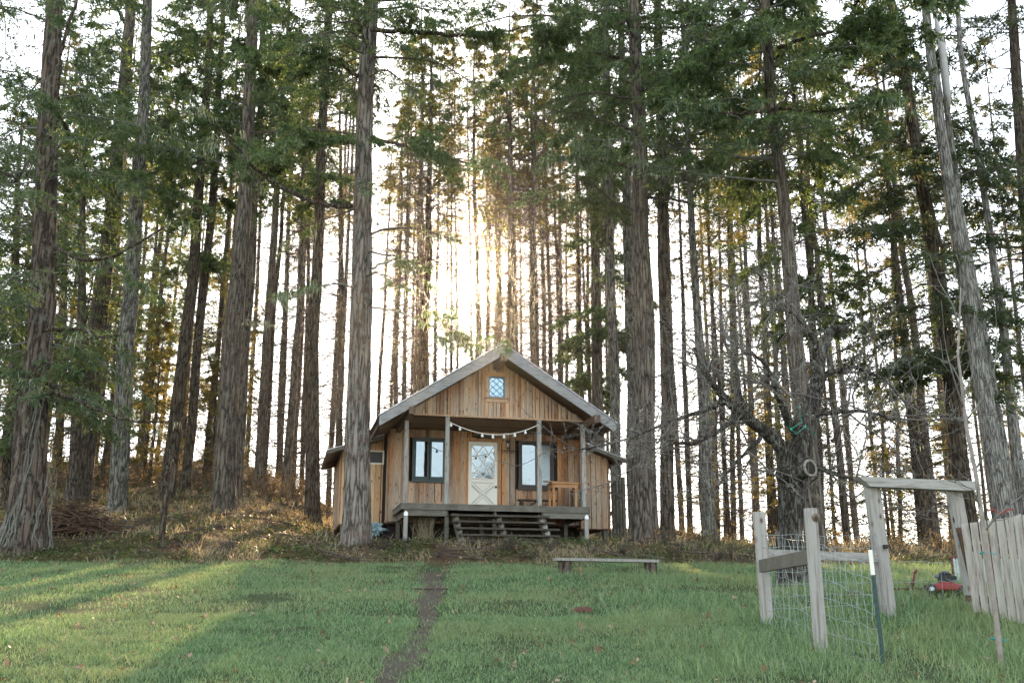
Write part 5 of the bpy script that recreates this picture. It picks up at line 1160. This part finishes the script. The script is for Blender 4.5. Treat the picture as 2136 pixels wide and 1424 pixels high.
for i, (x, y) in enumerate(((2056, 1152), (2078, 1332))):
    q = at(x, y, 8.78); t = thing('plant_tie', ['teal plastic tie holding the sapling to its stake at picket height', 'teal plastic tie holding the sapling to its stake near the grass'][i], 'plant tie', tuple(q), 0, 'plant ties on the sapling')
    a = np.linspace(0, 2 * math.pi, 16); g = G(); g.tube(np.stack([.035 * np.cos(a), .03 * np.sin(a) + .02, .006 * np.sin(2 * a)], 1), .006, 5); g.tube([(.035, .0, 0), (.07, -.01, -.012), (.1, 0, -.005)], .004, 4); g.build('tie', flat('teal_tie', (.01, .30, .30), .4, bmp=0), t)
# mower
q = at(1962, 1238, 12.9); zb = Hf(q[0], q[1]); t = thing('lawn_mower', 'red push mower with a black engine standing in the grass behind the arch', 'lawn mower', (q[0] + .08, q[1], zb), R(-14)); t.scale = (.66, .66, .66)
g = G(); n = 28; a = np.linspace(0, 2 * math.pi, n + 1)[:-1]; sx = np.sign(np.cos(a)) * np.abs(np.cos(a)) ** .5; sy = np.sign(np.sin(a)) * np.abs(np.sin(a)) ** .5
rings = [(.30, .25, .07), (.31, .26, .10), (.29, .24, .16), (.25, .21, .19), (.14, .14, .205), (.13, .13, .23)]
V = np.array([[(x * u, y * v, w) for x, y in zip(sx, sy)] for u, v, w in rings]); K_ = len(rings); idx = np.arange(K_ * n).reshape(K_, n)
g.add(V, np.stack([idx[:-1], np.roll(idx[:-1], -1, 1), np.roll(idx[1:], -1, 1), idx[1:]], -1).reshape(-1, 4), False); g.F.append(np.array([idx[-1]])); g.smooth.append(False); g.build('deck', M['red'], t)
g = G(); g.box((-.12, -.12, .23), (.13, .12, .30)); g.box((-.10, -.10, .30), (.10, .11, .37)); g.box((.1, -.09, .25), (.19, .03, .34)); g.lathe([(.11, .37), (.115, .39), (.09, .42), (.03, .43)], S=16); g.build('engine', M['black'], t)
g = G(); g.lathe([(.045, .3), (.05, .31), (.05, .36), (.03, .37)], (-.15, -.05, 0), 10); g.build('air_filter', flat('engine_grey', (.09, .1, .11), .5), t)
for x, y in ((-.30, -.27), (.30, -.27), (-.30, .27), (.30, .27)):
    w = thing('wheel', None, None, (0, 0, 0)); bpy.data.objects.remove(w)
    g = G(); g.tubes(np.array([[(x, y - .025, .095), (x, y - .02, .095), (x, y + .02, .095), (x, y + .025, .095)]]), np.array([[.07, .095, .095, .07]]), 18, cap=True, smooth=False); wo_ = g.build('wheel', M['black'], t)
    g = G(); s_ = -1 if y < 0 else 1; g.tubes(np.array([[(x, y + s_ * .0255, .095), (x, y + s_ * .034, .095)]]), np.array([[.05, .03]]), 12, cap=True); g.build('rim', M['steel'], wo_)
g = G(); g.add([(.12, -.24, .06), (.34, -.38, .03), (.40, -.22, .03), (.28, -.14, .08), (.12, -.24, .085), (.34, -.38, .05), (.40, -.22, .05), (.28, -.14, .12)], [(3, 2, 1, 0), (4, 5, 6, 7), (0, 1, 5, 4), (1, 2, 6, 5), (2, 3, 7, 6), (3, 0, 4, 7)]); g.build('discharge_chute', flat('dark_grey_plastic', (.05, .06, .065), .5), t)
for s_ in (-1, 1):
    g = G(); g.tube([(.22 * s_, .24, .16), (.22 * s_, .50, .26), (.2 * s_, .8, .20), (.19 * s_, 1.0, .17)], .012, 7); g.build('handle', M['iron'], t)
# red bar with upright
q = at(1900, 1236, 13.2); t = thing('red_iron_bar', 'bent red iron bar with an upright lever lying left of the mower', 'iron bar', (q[0], q[1], Hf(q[0], q[1]) + .03), 0)
g = G(); g.beam((-.42, 0, .02), (.18, .02, .03), .035, .03); g.build('bar', M['redmetal'], t)
g = G(); g.tube([(.0, 0, .03), (.05, 0, .14), (.085, 0, .26)], [.03, .018, .014], 6); g.tube([(.07, 0, .22), (.11, 0, .28)], .016, 6); g.build('lever', M['redmetal'], t)
# red framed metal mesh panel
q = at(1990, 1215, 14.5); q[2] = Hf(q[0], q[1]); t = thing('metal_panel', 'grey perforated metal panel in a thin red frame behind the gate post', 'panel', tuple(q), R(12)); hz = (at(1995, 1163, 14.5)[2] - q[2])
g = G(); g.box((0, 0, .05), (.02, .02, hz)); g.box((0, 0, hz), (1.3, .02, hz + .025)); g.box((.65, 0, .05), (.67, .02, hz)); g.build('frame', M['redmetal'], t)
g = G(); 
for i in range(26):
    g.box((.03 + i * .048, .004, .07), (.03 + i * .048 + .03, .008, hz - .005))
for j in range(int((hz - .08) / .05)): g.box((.025, .0095, .08 + j * .05), (1.28, .013, .08 + j * .05 + .03))
g.build('mesh', M['wire'], t)
# ribbon
q = at(2085, 1066, 13.5); t = thing('red_ribbon', 'torn red ribbon on a twig above the picket gate', 'ribbon', tuple(q), 0); g = G(); a = np.linspace(0, 1, 14)
P = np.stack([-.15 + a * .33, .0 * a, .03 * np.sin(a * 9)], 1); V = np.concatenate([P + (0, 0, .012), P - (0, 0, .012), P + (0, .003, .012), P - (0, -.003, .012)]); i = np.arange(13); g.add(V, np.concatenate([np.stack([i, i + 1, i + 15, i + 14], 1), np.stack([i + 28, i + 42, i + 43, i + 29], 1)])); g.build('strip', M['red'], t)

# ------------------------------------------------------------------ brush pile, snag, odds and ends
q = at(160, 1108, 24.5); bz = np.array([q[0], q[1], Hf(q[0], q[1])]); t = thing('brush_pile', 'low heap of tangled dark sticks between the vine wrapped tree and the lichen fir', 'brush pile', tuple(bz), 0)
rb = np.random.default_rng(8); n = 420; g = G(); x = rb.normal(0, .42, n); y = rb.normal(0, .35, n); zt = .72 * np.exp(-(x / .75) ** 2 - (y / .7) ** 2) * rb.uniform(.05, 1, n); a = rb.normal(.2, .9, n); L_ = rb.uniform(.4, 1.3, n)
K = 6; tq = np.linspace(-.5, .5, K); P = np.zeros((n, K, 3)); P[..., 0] = x[:, None] + np.cos(a)[:, None] * L_[:, None] * tq; P[..., 1] = y[:, None] + np.sin(a)[:, None] * L_[:, None] * tq
P[..., 2] = zt[:, None] + L_[:, None] * tq * rb.normal(-.05, .22, n)[:, None] - .25 * (L_[:, None] * tq) ** 2 + .05; P[..., 2] = np.maximum(P[..., 2], .01); P += rb.normal(0, .015, P.shape)
g.tubes(P, np.repeat(rb.uniform(.006, .022, n)[:, None], K, 1) * np.linspace(1.2, .6, K), 5); tag(g.build('sticks', M['stick'] if 'stick' in M else flat('brown_sticks', (.10, .058, .035), .9, var=.5), t), kind='stuff')
S0 = [(338, 1118, 13), (342, 1060, 14), (355, 1020, 14), (362, 985, 12), (352, 950, 10), (349, 932, 5)]; YS = 22.6
P = np.array([at(a, b, YS) for a, b, w in S0]); bz = np.array([P[0, 0], YS, Hf(P[0, 0], YS)]); P[0, 2] = bz[2] - .1; k = len(P); ts = np.linspace(0, k - 1, 26); PP = np.stack([np.interp(ts, range(k), P[:, j]) for j in range(3)], 1); r = np.interp(ts, range(k), [w / 2 * YS / FPX for a, b, w in S0])
t = thing('crooked_snag', 'thin crooked dead snag at the lawn edge left of the thick grey fir', 'dead tree', tuple(bz), 0); g = G(); g.tube(PP - bz, r, 9); g.build('stem', M['bark_dark'], t)
g = G(); rs = np.random.default_rng(6)
add_boughs(dict(br=g, fo=g, li=g), rs, PP[rs.integers(4, 24, 4)] - bz, rs.uniform(0, 6.28, 4), rs.uniform(.2, .6, 4), rs.uniform(.3, 1.2, 4), rs.uniform(0, .4, 4), 4, 0, 0, 0, r0=.02); g.build('branches', M['twig_lichen'], t)
# red-brown lump on the lawn
q = ground_px(1216, 1277); t = thing('bark_slab', 'curled red-brown slab of bark lying on the right half of the lawn', 'bark', tuple(q), R(10)); t.scale = (.8, .75, .7); g = G(); u = np.linspace(-1, 1, 14); v = np.linspace(0, math.pi, 8); Uu, Vv = np.meshgrid(u, v, indexing='ij')
rad = .085 * np.sqrt(np.clip(1 - Uu ** 2, .03, 1)) * (1 + .2 * noise3(Uu * 3, Vv * 2, 0, 3)); Vt = np.stack([Uu * .17, np.cos(Vv) * rad, np.sin(Vv) * rad * 1.15 + .0], -1); i2 = np.arange(14 * 8).reshape(14, 8); g.add(Vt, np.stack([i2[:-1, :-1], i2[:-1, 1:], i2[1:, 1:], i2[1:, :-1]], -1).reshape(-1, 4)); Vt2 = Vt * .86; g.add(Vt2, np.stack([i2[:-1, :-1], i2[1:, :-1], i2[1:, 1:], i2[:-1, 1:]], -1).reshape(-1, 4)); g.build('slab', flat('red_bark', (.085, .030, .016), .8, var=.4, scale=14), t)
q = ground_px(898, 1232); t = thing('stick', 'short straight stick lying across the top of the dirt path', 'stick', tuple(q + (0, 0, .02)), 0); g = G(); g.tube([(-.27, 0, .01), (-.05, .02, .015), (.27, -.03, .01)], [.014, .017, .012], 6); g.build('stick_body', M['twig'], t)
# dry weed clump under the porch
p = cw(.62, .25, 0); zb = Hf(p[0], p[1]); t = thing('dead_weed', 'tall straw-coloured dead weed clump under the left end of the porch', 'weeds', (p[0], p[1], zb), 0); g = G(); n = 90; K = 5; a = rb.uniform(0, 6.28, n); hgt_ = rb.uniform(.35, .85, n); sp_ = rb.uniform(.05, .35, n); tq = np.linspace(0, 1, K)
P = np.zeros((n, K, 3)); P[..., 0] = (rb.normal(0, .13, n))[:, None] + np.cos(a)[:, None] * (sp_[:, None] * tq ** 2); P[..., 1] = (rb.normal(0, .08, n))[:, None] + np.sin(a)[:, None] * (.5 * sp_[:, None] * tq ** 2); P[..., 2] = hgt_[:, None] * tq; g.tubes(P, np.full((n, K), .006) * np.linspace(1, .5, K), 3); tag(g.build('stems', M['dry_grass'], t), kind='stuff')

# ------------------------------------------------------------------ ground cover
rng = np.random.default_rng(9)
def scatter_kites(g, x, y, per, spread, hi, kl, kw, flatness=.4, z0=0.0):
    n = len(x); X_ = np.repeat(x, per) + rng.normal(0, spread, n * per); Y_ = np.repeat(y, per) + rng.normal(0, spread, n * per); Z_ = H(X_, Y_) + z0 + hi * rng.random(n * per) ** 1.6
    D = rng.normal(0, 1, (n * per, 3)); D[:, 2] *= flatness; N_ = rng.normal(0, .5, D.shape); N_[:, 2] += 1; s_ = rng.uniform(.5, 1.4, n * per)
    g.kites(np.stack([X_, Y_, Z_], 1), D, N_, kl * s_, kw * s_)
def pts_in(n, y0, y1, f=None, xr=.58):
    y = np.sqrt(rng.uniform(y0 ** 2, y1 ** 2, n)); x = rng.uniform(-1, 1, n) * (xr * y + 1)
    if f is not None: k = f(x, y); x, y = x[k], y[k]
    return x, y
g = G()
bank = lambda x, y: ~undercabin(x, y) & (y > lawn_edge(x) - .15) & (rng.random(len(x)) < .35 + .9 * noise3(x * .9, y * .9, 0, 71)) & ~((np.abs(x - (-1.35 + (y - 21.3) * .25)) < .75) & (y < 23.6))
x, y = pts_in(9500, 20.6, 24.6, bank); scatter_kites(g, x, y, 9, .07, .16, .06, .035)
x, y = pts_in(2600, 24.5, 40, lambda x, y: ~undercabin(x, y) & (noise3(x * .5, y * .5, 0, 72) > -.1)); scatter_kites(g, x, y, 12, .16, .28, .10, .05)
tag(g.build('ground_cover', M['weed']), 'dark green ivy and weeds covering the bank and forest floor', 'ground cover', kind='stuff')
g = G()
x, y = pts_in(9000, 20.8, 30, lambda x, y: y > lawn_edge(x) - .2); scatter_kites(g, x, y, 2, .05, .03, .08, .05, .2, .01)
x, y = pts_in(900, 7.2, 21.3); scatter_kites(g, x, y, 2, .018, .03, .035, .022, .6, .03)
x, y = pts_in(240, 7.2, 21); scatter_kites(g, x, y, 4, .025, .04, .06, .035, .8, .03)
x, y = pts_in(9000, 30, 50); scatter_kites(g, x, y, 2, .1, .06, .14, .08, .2, .01)
tag(g.build('leaf_litter', M['litter']), 'fallen brown and buff leaves strewn over lawn edge and forest floor', 'leaf litter', kind='stuff')
g = G()   # fallen twigs and sticks
x, y = pts_in(1500, 21.2, 42, None); n = len(x); a = rng.uniform(0, 6.28, n); L_ = rng.uniform(.2, 1.3, n); tq = np.linspace(-.5, .5, 4); P = np.zeros((n, 4, 3)); P[..., 0] = x[:, None] + np.cos(a)[:, None] * L_[:, None] * tq; P[..., 1] = y[:, None] + np.sin(a)[:, None] * L_[:, None] * tq; P[..., 2] = H(P[..., 0], P[..., 1]) + .03 + rng.uniform(0, .1, (n, 1)); g.tubes(P, np.repeat(rng.uniform(.004, .02, n)[:, None], 4, 1), 4)
tag(g.build('fallen_twigs', M['twig']), 'thin fallen twigs littering the forest floor', 'twigs', kind='stuff')
# brush on the ridges
def brush(name, label, sel, n, hi, seed, leaf=1.0):
    g = G(); g2 = G(); r_ = np.random.default_rng(seed); s_ = r_.uniform(sel[0], sel[1], n); y = r_.uniform(sel[2], sel[3], n); x = s_ * y; k_ = ~undercabin(x, y); x, y = x[k_], y[k_]; n = len(x); z = H(x, y)
    m = 16; bx, by, bz_ = [np.repeat(q, m) for q in (x, y, z)]; a = r_.uniform(0, 6.28, n * m); h = hi * r_.uniform(.4, 1.2, n * m); sp = r_.uniform(.1, .6, n * m) * h; tq = np.linspace(0, 1, 5)
    P = np.zeros((n * m, 5, 3)); P[..., 0] = bx[:, None] + np.cos(a)[:, None] * sp[:, None] * tq ** 1.3; P[..., 1] = by[:, None] + np.sin(a)[:, None] * sp[:, None] * tq ** 1.3; P[..., 2] = bz_[:, None] - .05 + h[:, None] * (tq - .2 * tq ** 3); P += r_.normal(0, .04, P.shape)
    g.tubes(P, np.full((n * m, 5), .010) * np.linspace(1, .3, 5), 3)
    q = P[:, 1:].reshape(-1, 3); q = q[r_.random(len(q)) < leaf]; q = np.repeat(q, 3, 0) + r_.normal(0, .12, (len(q) * 3, 3)); D = r_.normal(0, 1, q.shape); N_ = r_.normal(0, 1, q.shape); n0 = len(g.F); g.kites(q, D, N_, r_.uniform(.03, .09, len(q)), r_.uniform(.015, .04, len(q))); g.mi[len(g.F) - 1] = 1
    tag(link(name, g.mesh(), [M['twig'], M['bush']]), label, 'brush', kind='stuff')
brush('ridge_brush', 'waist-high golden backlit brush along the left ridge', (-.56, -.15, 38, 55), 230, 1.0, 1, .6)
brush('low_brush', 'knee-high twiggy brush under the trees left of the cabin', (-.56, -.17, 26, 37), 45, .4, 2, .3)
brush('garden_brush', 'dry brush and weeds behind the garden fence', (.14, .56, 21.5, 46), 220, .5, 3, .4)
brush('bank_brush', 'twiggy dead weeds along the bank beside the cabin', (-.5, .5, 21.6, 23.6), 70, .3, 4, .03)
# ------------------------------------------------------------------ haze
HAZE = 0.00013
if HAZE:
    g = G(); g.box((-130, -20, -35), (130, 130, 46))
    m = bpy.data.materials.new('haze'); m.use_nodes = True; N = m.node_tree.nodes; L = m.node_tree.links; N.remove(N['Principled BSDF'])
    pv = N.new('ShaderNodeVolumePrincipled'); pv.inputs['Color'].default_value = (.95, .93, .9, 1); pv.inputs['Density'].default_value = HAZE; pv.inputs['Anisotropy'].default_value = .95
    L.new(pv.outputs[0], N['Material Output'].inputs['Volume'])
    tag(g.build('haze', m), kind='stuff')
